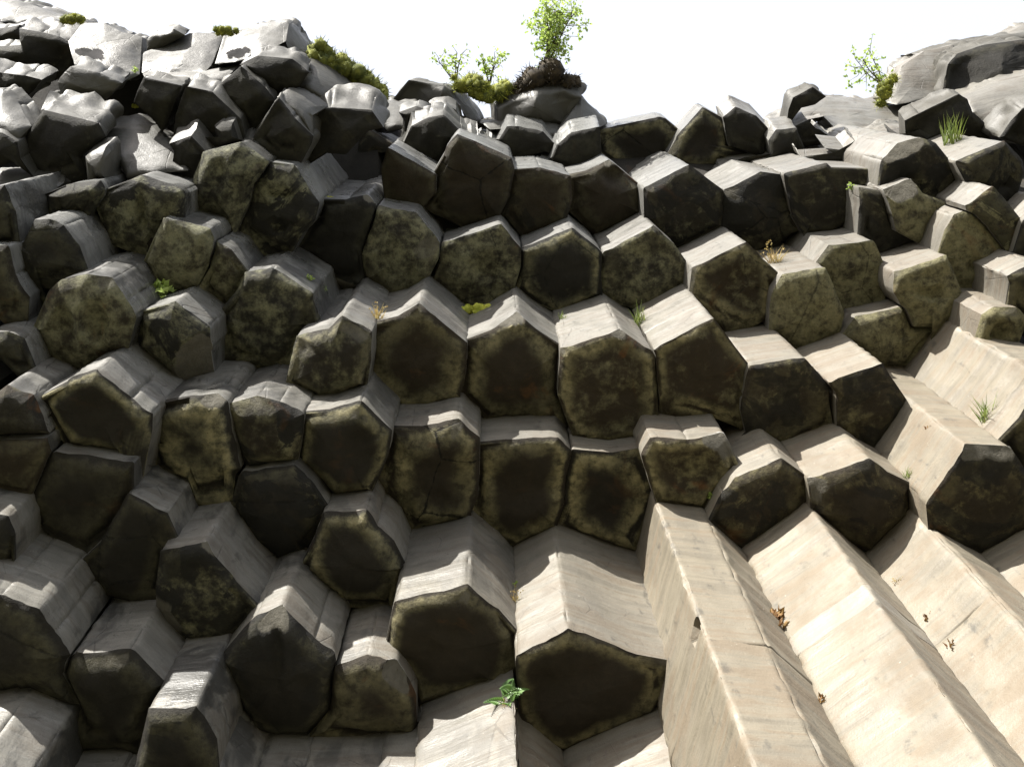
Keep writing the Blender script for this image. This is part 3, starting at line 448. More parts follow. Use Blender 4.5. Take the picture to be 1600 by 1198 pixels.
 {'n':'basalt_column','kind':'column','li':0.12,'ring':0.25,'core':0.2,'bulge':0.06,'stain':0.0,'damp':0.9,'l':'black column end cut by the left edge below a bright sunlit top','w':8.866,'L':2.485,'tilt':0.0,'warm':0.338,'p':[(-4.678,-5.598,0.0),(-4.386,-5.562,0.0),(-4.092,-5.506,0.0),(-3.825,-5.411,0.0),(-3.733,-5.163,0.0),(-3.84,-4.972,0.0),(-3.959,-4.732,0.0),(-4.282,-4.598,0.0),(-4.551,-4.508,0.0)]},
 {'n':'basalt_column','kind':'column','li':0.12,'ring':0.25,'core':0.2,'bulge':0.06,'stain':0.0,'damp':0.9,'l':'dark column end cut by the bottom edge at left,with a square sunlit top','w':8.345,'L':2.969,'tilt':0.0,'warm':0.338,'p':[(-3.119,-6.249,0.0),(-2.748,-6.579,0.0),(-2.255,-6.374,0.0),(-2.208,-6.011,0.0),(-2.491,-5.405,0.0),(-2.929,-5.473,0.0)]},
 {'n':'basalt_column','kind':'column','li':0.12,'ring':0.25,'core':0.2,'bulge':0.06,'stain':0.0,'damp':0.9,'l':'small dark column end at the left edge above the sunlit top','w':9.421,'L':2.693,'tilt':0.0,'warm':0.338,'p':[(-4.758,-4.625,0.0),(-4.521,-4.622,0.0),(-4.323,-4.425,0.0),(-4.418,-4.105,0.0),(-4.749,-4.046,0.0)]},
 {'n':'basalt_column','kind':'column','li':0.35,'ring':0.5,'core':0.4,'bulge':0.06,'stain':0.0,'damp':0.15,'l':'long sunlit column with a broken ridge and dark notch at the bottom right of centre','w':5.3,'L':6.5,'tilt':0.0,'warm':1.0,'p':[(1.838,-6.349,0.0),(2.538,-6.499,0.0),(3.138,-6.049,0.0),(2.797,-5.039,0.0),(2.415,-4.687,0.0),(1.878,-4.626,0.0),(1.661,-5.845,0.0)],'segs':[2.95],'notch':(1.856,-4.748,3.29,0.1,0.16)},
 {'n':'basalt_column','kind':'column','li':0.35,'ring':0.5,'core':0.4,'bulge':0.06,'stain':0.0,'damp':0.15,'l':'long sunlit column with a pale unstained band across it at lower right','w':5.1,'L':6.5,'tilt':0.0,'warm':1.0,'p':[(2.858,-5.735,0.0),(3.558,-6.135,0.0),(4.208,-5.685,0.0),(4.11,-5.004,0.0),(3.466,-4.463,0.0),(2.797,-5.039,0.0)],'segs':[3.6,3.9],'band':1},
 {'n':'basalt_column','kind':'column','li':0.35,'ring':0.5,'core':0.4,'bulge':0.06,'stain':0.0,'damp':0.15,'l':'long sunlit column running out of the lower right corner','w':5.8,'L':6.5,'tilt':0.0,'warm':1.0,'p':[(4.13,-5.665,0.0),(4.78,-5.865,0.0),(5.33,-5.365,0.0),(5.113,-4.738,0.0),(4.569,-4.46,0.0),(4.526,-4.458,0.0),(4.11,-5.004,0.0)],'segs':[3.0]},
 {'n':'basalt_column','kind':'column','li':0.35,'ring':0.5,'core':0.4,'bulge':0.06,'stain':0.0,'damp':0.362,'l':'sunlit pale column side below the dark round end at the bottom centre','w':7.2,'L':4.995,'tilt':0.0,'warm':0.591,'p':[(-0.553,-6.724,0.0),(-0.003,-7.024,0.0),(0.397,-6.674,0.0),(0.315,-5.928,0.0),(0.299,-5.71,0.0),(-0.624,-6.135,0.0)]},
 {'n':'basalt_column','kind':'column','li':0.35,'ring':0.5,'core':0.4,'bulge':0.06,'stain':0.0,'damp':0.598,'l':'short sunlit column side at the bottom,between the double-lobed end and centre','w':7.4,'L':3.62,'tilt':0.0,'warm':0.48,'p':[(-1.57,-6.825,0.0),(-1.07,-7.225,0.0),(-0.62,-6.825,0.0),(-0.608,-6.124,0.0),(-0.955,-6.268,0.0),(-1.647,-6.282,0.0)]},
 {'n':'basalt_column','kind':'column','li':0.35,'ring':0.5,'core':0.4,'bulge':0.06,'stain':0.0,'damp':0.781,'l':'shaded narrow column side at the bottom edge right of the square sunlit top','w':7.6,'L':3.714,'tilt':0.0,'warm':0.394,'p':[(-2.42,-6.592,0.0),(-2.07,-6.992,0.0),(-1.72,-6.792,0.0),(-1.647,-6.282,0.0),(-2.067,-6.301,0.0),(-2.348,-5.993,0.0)]},
 {'n':'basalt_column','kind':'column','li':0.35,'ring':0.5,'core':0.4,'bulge':0.06,'stain':0.0,'damp':0.9,'l':'column with a sunlit left side and dark right side in the bottom left corner','w':6.6,'L':3.916,'tilt':0.0,'warm':0.338,'p':[(-4.941,-6.509,0.0),(-4.241,-6.809,0.0),(-3.691,-6.359,0.0),(-3.718,-5.709,0.0),(-4.095,-5.515,0.0),(-4.91,-5.602,0.0)]},
 {'n':'basalt_column','kind':'column','li':0.35,'ring':0.5,'core':0.4,'bulge':0.06,'stain':0.0,'damp':0.9,'l':'shaded column side at the bottom edge beneath the black kite-shaped end','w':7.4,'L':3.116,'tilt':0.0,'warm':0.338,'p':[(-3.9,-6.583,0.0),(-3.5,-6.983,0.0),(-3.1,-6.683,0.0),(-3.121,-6.253,0.0),(-3.238,-6.198,0.0),(-3.521,-6.201,0.0),(-3.722,-5.683,0.0)]},
 {'n':'basalt_column','kind':'column','li':0.35,'ring':0.5,'core':0.4,'bulge':0.06,'stain':0.0,'damp':0.15,'l':'shaded column side at the right edge beneath the glossy-rimmed dark end','w':6.6,'L':6.5,'tilt':0.0,'warm':1.0,'p':[(5.126,-5.425,0.0),(5.726,-5.625,0.0),(6.226,-5.125,0.0),(5.888,-4.42,0.0),(5.577,-4.418,0.0),(5.113,-4.738,0.0)]},
 {'n':'basalt_column','kind':'column','li':0.35,'ring':0.5,'core':0.4,'bulge':0.06,'stain':0.0,'damp':0.15,'l':'shaded column side at the bottom edge under the largest five-sided end','w':7.3,'L':4.969,'tilt':0.0,'warm':0.708,'p':[(0.425,-6.873,0.0),(0.925,-7.173,0.0),(1.425,-6.873,0.0),(1.676,-5.901,0.0),(0.784,-6.376,0.0),(0.316,-5.942,0.0)]},
 {'n':'basalt_column','kind':'column','li':0.35,'ring':0.5,'core':0.4,'bulge':0.06,'stain':0.0,'damp':0.9,'l':'dark column end cut by the left edge above the low pale-rimmed one','w':11.35,'L':3.55,'tilt':0.0,'warm':0.073,'p':[(-5.519,-2.56,0.0),(-4.989,-2.565,0.0),(-4.813,-2.466,0.0),(-4.939,-2.211,0.0),(-4.986,-1.911,0.0),(-5.444,-1.919,0.0)]},
 {'n':'basalt_column','kind':'column','li':0.35,'ring':0.5,'core':0.4,'bulge':0.06,'stain':0.0,'damp':0.15,'l':'column cut by the right edge just above the small hollowed olive end','w':12.5,'L':5.9,'tilt':0.0,'warm':0.643,'p':[(6.208,-2.608,0.0),(6.38,-2.743,0.0),(7.051,-2.747,0.0),(6.961,-2.215,0.0),(6.337,-2.075,0.0),(6.025,-2.246,0.0)]},
 {'n':'basalt_column','kind':'column','li':0.35,'ring':0.5,'core':0.4,'bulge':0.06,'stain':0.0,'damp':0.15,'l':'column cut by the right edge beside the egg-shaped olive end','w':13.3,'L':5.1,'tilt':0.0,'warm':0.52,'p':[(6.462,-1.936,0.0),(6.361,-2.215,0.0),(6.398,-2.358,0.0),(6.74,-2.192,0.0),(7.379,-2.197,0.0),(7.273,-1.57,0.0),(6.777,-1.424,0.0),(6.505,-1.701,0.0)]},
 {'n':'broken_rock','kind':'dark','li':0.25,'ring':0.1,'core':0.1,'bulge':0.05,'stain':0.82,'damp':0.72,'l':'dark rock with an orange patch and a thin bright top edge at upper left','w':13.3,'L':0.72,'tilt':0.33,'warm':0.0,'p':[(-5.594,-1.17,0.0),(-5.366,-1.293,0.0),(-5.004,-1.286,0.0),(-4.824,-1.118,0.0),(-4.583,-0.928,0.0),(-4.644,-0.768,0.0),(-5.285,-0.628,0.0),(-5.561,-0.999,0.0)]},
 {'n':'broken_rock','kind':'pale','li':0.1,'ring':0.1,'core':0.1,'bulge':0.05,'stain':0.8,'damp':0.72,'l':'smooth grey leaning slab at the left edge near the top','w':13.2,'L':0.48,'tilt':0.0,'warm':0.0,'p':[(-5.95,-0.876,0.0),(-5.731,-0.894,0.0),(-5.555,-0.978,0.0),(-5.451,-0.823,0.15),(-5.72,-0.585,0.5),(-5.936,-0.421,0.6),(-6.21,-0.428,0.7)]},
 {'n':'broken_rock','kind':'pale','li':0.1,'ring':0.1,'core':0.1,'bulge':0.05,'stain':0.8,'damp':0.72,'l':'shiny streaked grey slab sloping below the dark crags at upper left','w':13.2,'L':0.56,'tilt':0.0,'warm':0.0,'p':[(-4.704,-1.032,0.5),(-4.335,-1.428,0.0),(-4.158,-1.364,0.0),(-3.625,-1.304,0.1),(-4.084,-0.956,0.7),(-4.55,-0.707,1.3),(-4.924,-0.814,0.9)]},
 {'n':'broken_rock','kind':'mid','li':0.3,'ring':0.1,'core':0.1,'bulge':0.05,'stain':0.82,'damp':0.9,'l':'dark ribbed lump left of the shiny streaked slab','w':13.0,'L':0.36,'tilt':0.24,'warm':0.0,'p':[(-4.744,-1.254,0.0),(-4.593,-1.383,0.0),(-4.393,-1.467,0.0),(-4.276,-1.399,0.0),(-4.464,-0.986,0.0),(-4.74,-1.13,0.0)]},
 {'n':'broken_rock','kind':'pale','li':0.1,'ring':0.1,'core':0.1,'bulge':0.05,'stain':0.8,'damp':0.9,'l':'pale wet slab with a bright lip at the left edge above the dark rounded end','w':12.5,'L':0.48,'tilt':0.0,'warm':0.0,'p':[(-5.893,-1.544,0.4),(-5.636,-1.539,0.4),(-5.322,-1.862,0.0),(-4.967,-1.754,0.0),(-5.144,-1.562,0.3),(-5.004,-1.442,0.5),(-5.09,-1.325,0.8),(-5.519,-1.318,0.8),(-5.822,-1.346,0.8),(-6.05,-1.366,0.8)]},
 {'n':'broken_rock','kind':'dark','li':0.25,'ring':0.1,'core':0.1,'bulge':0.05,'stain':0.82,'damp':0.72,'l':'dark stone at the left edge beneath the smooth leaning slab','w':13.1,'L':0.48,'tilt':0.18,'warm':0.0,'p':[(-5.952,-1.286,0.0),(-5.728,-1.267,0.0),(-5.498,-1.189,0.0),(-5.514,-0.985,0.0),(-5.687,-0.887,0.0),(-5.905,-0.87,0.0)]},
 {'n':'broken_rock','kind':'pale','li':0.1,'ring':0.1,'core':0.1,'bulge':0.05,'stain':0.8,'damp':0.72,'l':'brownish smooth rock in the top left corner against the sky','w':18.5,'L':0.96,'tilt':0.0,'warm':0.0,'p':[(-8.45,0.468,0.0),(-7.844,0.481,0.0),(-7.596,0.448,0.0),(-7.273,0.536,0.1),(-7.113,0.604,0.5),(-7.682,0.774,0.8),(-7.937,0.849,0.8),(-8.285,0.927,0.9),(-8.785,1.135,0.9)]},
 {'n':'broken_rock','kind':'pale','li':0.1,'ring':0.1,'core':0.1,'bulge':0.05,'stain':0.8,'damp':0.72,'l':'small pale broken rock just below the brownish corner rock','w':16.6,'L':0.48,'tilt':0.0,'warm':0.0,'p':[(-6.599,0.302,0.0),(-6.362,0.348,0.2),(-6.5,0.508,0.8),(-6.789,0.569,0.9),(-6.924,0.415,0.2)]},
 {'n':'broken_rock','kind':'dark','li':0.25,'ring':0.1,'core':0.1,'bulge':0.05,'stain':0.82,'damp':0.72,'l':'dark stone with an eye-like hollow at the left edge near the top','w':16.2,'L':0.48,'tilt':0.18,'warm':0.0,'p':[(-7.232,0.329,0.0),(-7.263,0.063,0.0),(-6.862,0.072,0.0),(-6.639,0.085,0.0),(-6.578,0.249,0.0),(-6.651,0.392,0.0),(-6.878,0.336,0.0)]},
 {'n':'broken_rock','kind':'dark','li':0.25,'ring':0.1,'core':0.1,'bulge':0.05,'stain':0.82,'damp':0.72,'l':'dark craggy mass below the pale crest stones at far upper left','w':15.7,'L':0.6,'tilt':0.18,'warm':0.0,'p':[(-6.413,0.116,0.0),(-6.622,0.095,0.0),(-7.036,0.086,0.0),(-7.066,-0.181,0.0),(-6.647,-0.139,0.0),(-6.408,-0.336,0.0),(-6.115,-0.364,0.0),(-5.811,-0.273,0.0),(-5.725,-0.086,0.0),(-5.756,0.147,0.0),(-5.92,0.234,0.0),(-6.155,0.287,0.0),(-6.443,0.331,0.0)]},
 {'n':'broken_rock','kind':'dark','li':0.25,'ring':0.1,'core':0.1,'bulge':0.05,'stain':0.82,'damp':0.72,'l':'low dark stone at the left edge below the craggy mass','w':14.6,'L':0.48,'tilt':0.24,'warm':0.0,'p':[(-6.608,-0.491,0.0),(-6.284,-0.485,0.0),(-6.122,-0.64,0.0),(-5.892,-0.453,0.0),(-5.765,-0.316,0.0),(-5.978,-0.266,0.0),(-6.258,-0.24,0.0),(-6.571,-0.169,0.0)]},
 {'n':'broken_rock','kind':'pale','li':0.1,'ring':0.1,'core':0.1,'bulge':0.05,'stain':0.8,'damp':0.72,'l':'large smooth grey rock face under the skyline at upper left','w':15.0,'L':0.8,'tilt':0.0,'warm':0.0,'p':[(-5.466,-0.13,0.0),(-5.143,-0.228,0.0),(-4.861,-0.343,0.0),(-4.659,-0.235,0.1),(-4.767,0.025,0.6),(-4.855,0.256,1.0),(-5.132,0.317,1.0),(-5.419,0.432,1.1),(-5.701,0.426,1.1),(-5.75,0.178,0.6)]},
 {'n':'broken_rock','kind':'pale','li':0.1,'ring':0.1,'core':0.1,'bulge':0.05,'stain':0.8,'damp':0.72,'l':'pale mossy knob on the skyline left of the large smooth face','w':15.8,'L':0.48,'tilt':0.0,'warm':0.0,'p':[(-5.925,0.212,0.0),(-5.755,0.182,0.0),(-5.705,0.381,0.5),(-5.839,0.489,0.7),(-6.108,0.5,0.7),(-6.007,0.296,0.1)]},
 {'n':'broken_rock','kind':'mid','li':0.3,'ring':0.1,'core':0.1,'bulge':0.05,'stain':0.82,'damp':0.72,'l':'grey shadowed block below the large smooth rock face','w':14.3,'L':0.48,'tilt':0.24,'warm':0.0,'p':[(-5.387,-0.575,0.0),(-5.097,-0.726,0.0),(-4.84,-0.517,0.0),(-4.65,-0.328,0.0),(-4.926,-0.21,0.0),(-5.267,-0.141,0.0),(-5.443,-0.329,0.0)]},
 {'n':'broken_rock','kind':'pale','li':0.1,'ring':0.1,'core':0.1,'bulge':0.05,'stain':0.8,'damp':0.72,'l':'thin pale edge of stone left of the grey shadowed block','w':13.9,'L':0.32,'tilt':0.0,'warm':0.0,'p':[(-5.524,-0.656,0.0),(-5.236,-0.726,0.0),(-5.02,-0.696,0.1),(-5.44,-0.468,0.4),(-5.51,-0.436,0.3)]},
 {'n':'broken_rock','kind':'pale','li':0.1,'ring':0.1,'core':0.1,'bulge':0.05,'stain':0.8,'damp':0.72,'l':'bluish shiny grooved rock right of the large smooth face on the skyline','w':15.1,'L':0.64,'tilt':0.0,'warm':0.0,'p':[(-4.28,-0.211,0.0),(-3.792,-0.176,0.0),(-3.753,-0.095,0.2),(-3.748,0.072,0.5),(-3.766,0.315,1.0),(-4.19,0.34,1.0),(-4.559,0.14,0.7),(-4.718,0.05,0.4),(-4.632,-0.21,0.0)]},
 {'n':'broken_rock','kind':'mid','li':0.3,'ring':0.1,'core':0.1,'bulge':0.05,'stain':0.82,'damp':0.72,'l':'small square block on the skyline between the smooth face and the grooved rock','w':15.7,'L':0.36,'tilt':0.24,'warm':0.0,'p':[(-4.726,0.069,0.0),(-4.514,0.123,0.0),(-4.192,0.288,0.0),(-4.342,0.367,0.0),(-4.579,0.304,0.0),(-4.732,0.218,0.0)]},
 {'n':'broken_rock','kind':'pale','li':0.1,'ring':0.1,'core':0.1,'bulge':0.05,'stain':0.8,'damp':0.62,'l':'pale cracked rock with mossy top on the skyline left of the grey ridge facet','w':15.0,'L':0.64,'tilt':0.0,'warm':0.0,'p':[(-3.377,-0.047,0.0),(-3.094,0.04,0.1),(-2.782,0.239,0.5),(-2.786,0.432,0.9),(-2.853,0.517,1.0),(-3.278,0.458,1.0),(-3.674,0.291,0.7),(-3.645,-0.076,0.0)]},
 {'n':'broken_rock','kind':'pale','li':0.1,'ring':0.1,'core':0.1,'bulge':0.05,'stain':0.8,'damp':0.556,'l':'pale triangular facet falling from the highest left skyline point','w':15.2,'L':0.56,'tilt':0.0,'warm':0.0,'p':[(-2.764,0.22,0.1),(-2.669,0.001,0.0),(-2.432,-0.0,0.6),(-2.582,0.217,0.7),(-2.717,0.4,0.7),(-2.784,0.475,0.5)]},
 {'n':'broken_rock','kind':'pale','li':0.1,'ring':0.1,'core':0.1,'bulge':0.05,'stain':0.8,'damp':0.72,'l':'bright narrow ledge under the bluish grooved rock','w':14.5,'L':0.4,'tilt':0.0,'warm':0.0,'p':[(-4.436,-0.256,0.0),(-3.934,-0.34,0.0),(-3.59,-0.403,0.0),(-3.45,-0.246,0.2),(-3.351,-0.086,0.6),(-3.833,-0.162,0.7),(-4.601,-0.209,0.5)]},
 {'n':'broken_rock','kind':'dark','li':0.25,'ring':0.1,'core':0.1,'bulge':0.05,'stain':0.82,'damp':0.72,'l':'dark rock face with a pale crack on its right below the bright ledge','w':14.1,'L':0.54,'tilt':0.18,'warm':0.0,'p':[(-4.239,-0.746,0.0),(-4.124,-0.915,0.0),(-3.996,-0.656,0.0),(-3.841,-0.338,0.0),(-4.313,-0.249,0.0),(-4.461,-0.55,0.0)]},
 {'n':'broken_rock','kind':'dark','li':0.25,'ring':0.1,'core':0.1,'bulge':0.05,'stain':0.82,'damp':0.706,'l':'dark arched rock face below the bright ledge,above the twin swollen ends','w':14.0,'L':0.54,'tilt':0.24,'warm':0.0,'p':[(-3.923,-0.689,0.0),(-3.975,-1.015,0.0),(-3.672,-0.962,0.0),(-3.279,-0.861,0.0),(-3.092,-0.734,0.0),(-3.451,-0.397,0.0),(-3.775,-0.343,0.0)]},
 {'n':'broken_rock','kind':'dark','li':0.25,'ring':0.1,'core':0.1,'bulge':0.05,'stain':0.82,'damp':0.635,'l':'dark rock with a curved pale line right of the arched rock face','w':14.3,'L':0.54,'tilt':0.24,'warm':0.0,'p':[(-3.324,-0.533,0.0),(-3.111,-0.78,0.0),(-2.936,-0.84,0.0),(-2.73,-0.506,0.0),(-2.867,-0.33,0.0),(-3.158,-0.089,0.0),(-3.524,-0.397,0.0)]},
 {'n':'broken_rock','kind':'dark','li':0.25,'ring':0.1,'core':0.1,'bulge':0.05,'stain':0.82,'damp':0.59,'l':'grey block with a mottled face beneath the pale cracked skyline rock','w':14.6,'L':0.54,'tilt':0.3,'warm':0.0,'p':[(-2.958,-0.313,0.0),(-2.8,-0.429,0.0),(-2.486,-0.343,0.0),(-2.358,-0.151,0.0),(-2.564,0.009,0.0),(-3.008,0.039,0.0),(-3.24,-0.076,0.0)]},
 {'n':'broken_rock','kind':'pale','li':0.1,'ring':0.1,'core':0.1,'bulge':0.05,'stain':0.8,'damp':0.522,'l':'smooth grey facet leading up to the dark green moss bank','w':14.8,'L':0.64,'tilt':0.0,'warm':0.0,'p':[(-2.406,-0.154,0.1),(-2.52,-0.348,0.0),(-2.424,-0.451,0.0),(-2.145,-0.558,0.0),(-1.677,-0.493,0.3),(-2.066,-0.143,0.6),(-2.387,0.033,0.6),(-2.652,0.009,0.3)]},
 {'n':'broken_rock','kind':'pale','li':0.1,'ring':0.1,'core':0.1,'bulge':0.05,'stain':0.8,'damp':0.548,'l':'glossy grey sliver of rock below the mottled grey block','w':14.0,'L':0.48,'tilt':0.0,'warm':0.0,'p':[(-2.459,-0.69,0.0),(-2.237,-0.91,0.0),(-2.254,-0.667,0.1),(-2.087,-0.559,0.4),(-2.342,-0.409,0.5),(-2.581,-0.341,0.4),(-2.69,-0.452,0.1)]},
 {'n':'broken_rock','kind':'dark','li':0.25,'ring':0.1,'core':0.1,'bulge':0.05,'stain':0.82,'damp':0.574,'l':'dark triangular rock left of the low dark block near the moss bank','w':13.9,'L':0.48,'tilt':0.12,'warm':0.0,'p':[(-2.901,-0.817,0.0),(-2.767,-0.992,0.0),(-2.265,-1.067,0.0),(-2.221,-0.911,0.0),(-2.441,-0.678,0.0),(-2.636,-0.446,0.0)]},
 {'n':'broken_rock','kind':'dark','li':0.25,'ring':0.1,'core':0.1,'bulge':0.05,'stain':0.82,'damp':0.487,'l':'low dark block with a pale flat top below the moss bank','w':14.4,'L':0.6,'tilt':0.42,'warm':0.0,'p':[(-2.317,-0.913,0.0),(-2.307,-1.137,0.0),(-1.873,-1.161,0.0),(-1.581,-0.858,0.0),(-1.385,-0.814,0.0),(-1.537,-0.595,0.0),(-2.063,-0.574,0.0),(-2.334,-0.674,0.0)]},
 {'n':'broken_rock','kind':'dark','li':0.25,'ring':0.1,'core':0.1,'bulge':0.05,'stain':0.82,'damp':0.72,'l':'small dark chip of rock at the left shoulder of the twin swollen ends','w':13.5,'L':0.42,'tilt':0.3,'warm':0.0,'p':[(-3.699,-1.278,0.0),(-3.587,-1.322,0.0),(-3.473,-1.084,0.0),(-3.6,-0.899,0.0),(-3.88,-1.002,0.0)]},
 {'n':'broken_rock','kind':'dark','li':0.25,'ring':0.1,'core':0.1,'bulge':0.05,'stain':0.82,'damp':0.657,'l':'dark rock behind the top of the twin swollen ends','w':13.7,'L':0.42,'tilt':0.3,'warm':0.0,'p':[(-3.511,-1.123,0.0),(-3.062,-1.007,0.0),(-2.712,-0.97,0.0),(-2.846,-0.843,0.0),(-3.012,-0.755,0.0),(-3.281,-0.738,0.0),(-3.639,-0.942,0.0)]},
 {'n':'broken_rock','kind':'mid','li':0.3,'ring':0.1,'core':0.1,'bulge':0.05,'stain':0.82,'damp':0.337,'l':'grey angular boulder on the skyline left of the moss and little tree','w':18.0,'L':0.54,'tilt':0.12,'warm':0.0,'p':[(-1.21,-0.709,0.0),(-0.823,-0.702,0.0),(-0.445,-0.992,0.0),(-0.211,-0.868,0.0),(-0.58,-0.598,0.0),(-0.754,-0.346,0.0),(-1.329,-0.27,0.0),(-1.656,-0.659,0.0)]},
 {'n':'broken_rock','kind':'pale','li':0.1,'ring':0.1,'core':0.1,'bulge':0.05,'stain':0.8,'damp':0.295,'l':'pale side facet at the right of the grey angular skyline boulder','w':18.1,'L':0.4,'tilt':0.0,'warm':0.0,'p':[(-0.583,-0.601,0.0),(-0.314,-0.955,0.0),(-0.175,-0.881,0.4),(-0.456,-0.465,0.6),(-0.754,-0.345,0.4)]},
 {'n':'broken_rock','kind':'pale','li':0.1,'ring':0.1,'core':0.1,'bulge':0.05,'stain':0.8,'damp':0.386,'l':'pale broken ledge below the grey angular skyline boulder','w':17.0,'L':0.56,'tilt':0.0,'warm':0.0,'p':[(-1.568,-1.016,0.0),(-1.221,-0.934,0.0),(-1.005,-0.831,0.1),(-0.761,-0.701,0.5),(-1.183,-0.626,0.6),(-1.628,-0.59,0.7),(-1.836,-0.748,0.2)]},
 {'n':'broken_rock','kind':'dark','li':0.25,'ring':0.1,'core':0.1,'bulge':0.05,'stain':0.82,'damp':0.374,'l':'small dark stone set in the pale ledge beneath the skyline boulder','w':16.8,'L':0.36,'tilt':0.24,'warm':0.0,'p':[(-1.301,-0.869,0.0),(-1.111,-0.903,0.0),(-0.92,-0.695,0.0),(-1.129,-0.625,0.0),(-1.395,-0.723,0.0)]},
 {'n':'broken_rock','kind':'dark','li':0.25,'ring':0.1,'core':0.1,'bulge':0.05,'stain':0.82,'damp':0.345,'l':'dark peaked stone with pale edges left above the largest brown end','w':16.3,'L':0.54,'tilt':0.36,'warm':0.0,'p':[(-1.3,-0.961,0.0),(-1.45,-1.119,0.0),(-1.005,-1.366,0.0),(-0.744,-1.361,0.0),(-0.651,-1.157,0.0),(-0.522,-1.009,0.0),(-0.188,-1.039,0.0),(-0.709,-0.724,0.0),(-0.93,-0.765,0.0),(-1.143,-0.877,0.0)]},
 {'n':'broken_rock','kind':'mid','li':0.3,'ring':0.1,'core':0.1,'bulge':0.05,'stain':0.82,'damp':0.3,'l':'grey stone between the skyline boulder and the rock under the tree','w':17.0,'L':0.36,'tilt':0.24,'warm':0.0,'p':[(-0.662,-0.791,0.0),(-0.274,-1.066,0.0),(-0.004,-0.947,0.0),(-0.257,-0.821,0.0),(-0.682,-0.605,0.0),(-0.931,-0.684,0.0)]},
 {'n':'broken_rock','kind':'mid','li':0.3,'ring':0.1,'core':0.1,'bulge':0.05,'stain':0.82,'damp':0.181,'l':'grey boulder carrying the dark root clump and little tree','w':17.9,'L':0.54,'tilt':0.3,'warm':0.0,'p':[(0.321,-0.951,0.0),(0.825,-0.783,0.0),(1.214,-0.834,0.0),(1.414,-0.476,0.0),(1.146,-0.364,0.0),(0.642,-0.394,0.0),(0.312,-0.528,0.0),(-0.21,-0.873,0.0)]},
 {'n':'broken_rock','kind':'pale','li':0.1,'ring':0.1,'core':0.1,'bulge':0.05,'stain':0.8,'damp':0.12,'l':'ragged white splinter of rock right of the boulder under the tree','w':17.6,'L':0.4,'tilt':0.0,'warm':0.004,'p':[(1.205,-0.771,0.2),(0.942,-1.099,0.0),(1.045,-1.196,0.0),(1.32,-0.994,0.0),(1.62,-0.948,0.0),(1.827,-0.881,0.3),(1.739,-0.753,0.5),(1.429,-0.481,0.5)]},
 {'n':'broken_rock','kind':'pale','li':0.1,'ring':0.1,'core':0.1,'bulge':0.05,'stain':0.8,'damp':0.204,'l':'pale ledge below the boulder that carries the little tree','w':17.5,'L':0.32,'tilt':0.0,'warm':0.0,'p':[(-0.034,-0.986,0.0),(0.413,-0.948,0.0),(0.996,-1.072,0.0),(1.17,-0.949,0.3),(0.707,-0.77,0.5),(0.32,-0.837,0.5),(-0.189,-0.882,0.4)]},
 {'n':'broken_rock','kind':'pale','li':0.1,'ring':0.1,'core':0.1,'bulge':0.05,'stain':0.0,'damp':0.12,'l':'brilliant sunlit rock slope on the right skyline','w':17.8,'L':0.64,'tilt':0.0,'warm':0.318,'p':[(4.886,-0.775,0.0),(5.295,-0.693,0.1),(5.514,-0.922,0.0),(5.837,-1.055,0.0),(6.452,-0.874,0.2),(7.041,-0.639,0.6),(8.018,-0.314,1.4),(6.884,-0.485,1.4),(6.219,-0.435,1.4),(5.632,-0.42,1.2),(4.982,-0.627,0.8),(4.654,-0.784,0.5),(4.439,-0.923,0.0)]},
 {'n':'broken_rock','kind':'pale','li':0.1,'ring':0.1,'core':0.1,'bulge':0.05,'stain':0.0,'damp':0.12,'l':'white sunlit rock below the bright slope left of the grass tuft','w':16.0,'L':0.64,'tilt':0.0,'warm':0.359,'p':[(5.323,-1.234,0.2),(5.351,-1.472,0.0),(5.614,-1.412,0.0),(5.71,-1.218,0.1),(6.046,-1.005,0.4),(6.539,-0.843,0.8),(6.053,-0.783,0.9),(5.397,-1.003,0.6)]},
 {'n':'broken_rock','kind':'pale','li':0.1,'ring':0.1,'core':0.1,'bulge':0.05,'stain':0.0,'damp':0.12,'l':'pale smooth left side of the big rounded boulder on the right skyline','w':18.4,'L':0.8,'tilt':0.0,'warm':0.406,'p':[(6.623,-0.505,0.0),(7.422,-0.352,0.2),(7.723,0.161,0.8),(7.93,0.483,1.2),(7.386,0.365,1.1),(6.922,0.114,0.8),(6.499,-0.473,0.2)]},
 {'n':'broken_rock','kind':'dark','li':0.25,'ring':0.1,'core':0.1,'bulge':0.05,'stain':0.82,'damp':0.12,'l':'dark smooth bulging boulder on the right skyline','w':18.2,'L':0.72,'tilt':0.12,'warm':0.45,'p':[(7.306,-0.364,0.0),(7.639,-0.357,0.0),(8.146,-0.107,0.0),(9.515,0.119,0.3),(9.701,0.551,0.8),(8.835,0.574,0.8),(8.16,0.476,0.7),(7.67,0.322,0.5),(7.422,0.155,0.2)]},
 {'n':'broken_rock','kind':'mid','li':0.3,'ring':0.1,'core':0.1,'bulge':0.05,'stain':0.82,'damp':0.12,'l':'long grey cap rock along the top of the right skyline','w':19.4,'L':0.48,'tilt':0.0,'warm':0.45,'p':[(7.965,0.271,0.0),(8.598,0.473,0.0),(9.916,0.501,0.0),(10.071,0.807,0.4),(8.915,0.676,0.4),(8.054,0.529,0.3),(7.301,0.299,0.0)]},
 {'n':'broken_rock','kind':'pale','li':0.1,'ring':0.1,'core':0.1,'bulge':0.05,'stain':0.0,'damp':0.12,'l':'pale slab below the dark bulging boulder at the right edge','w':17.0,'L':0.64,'tilt':0.0,'warm':0.45,'p':[(7.37,-0.562,0.2),(7.561,-0.777,0.0),(8.06,-0.502,0.0),(8.912,-0.284,0.2),(9.142,0.191,0.8),(7.965,-0.085,0.8),(7.357,-0.346,0.6)]},
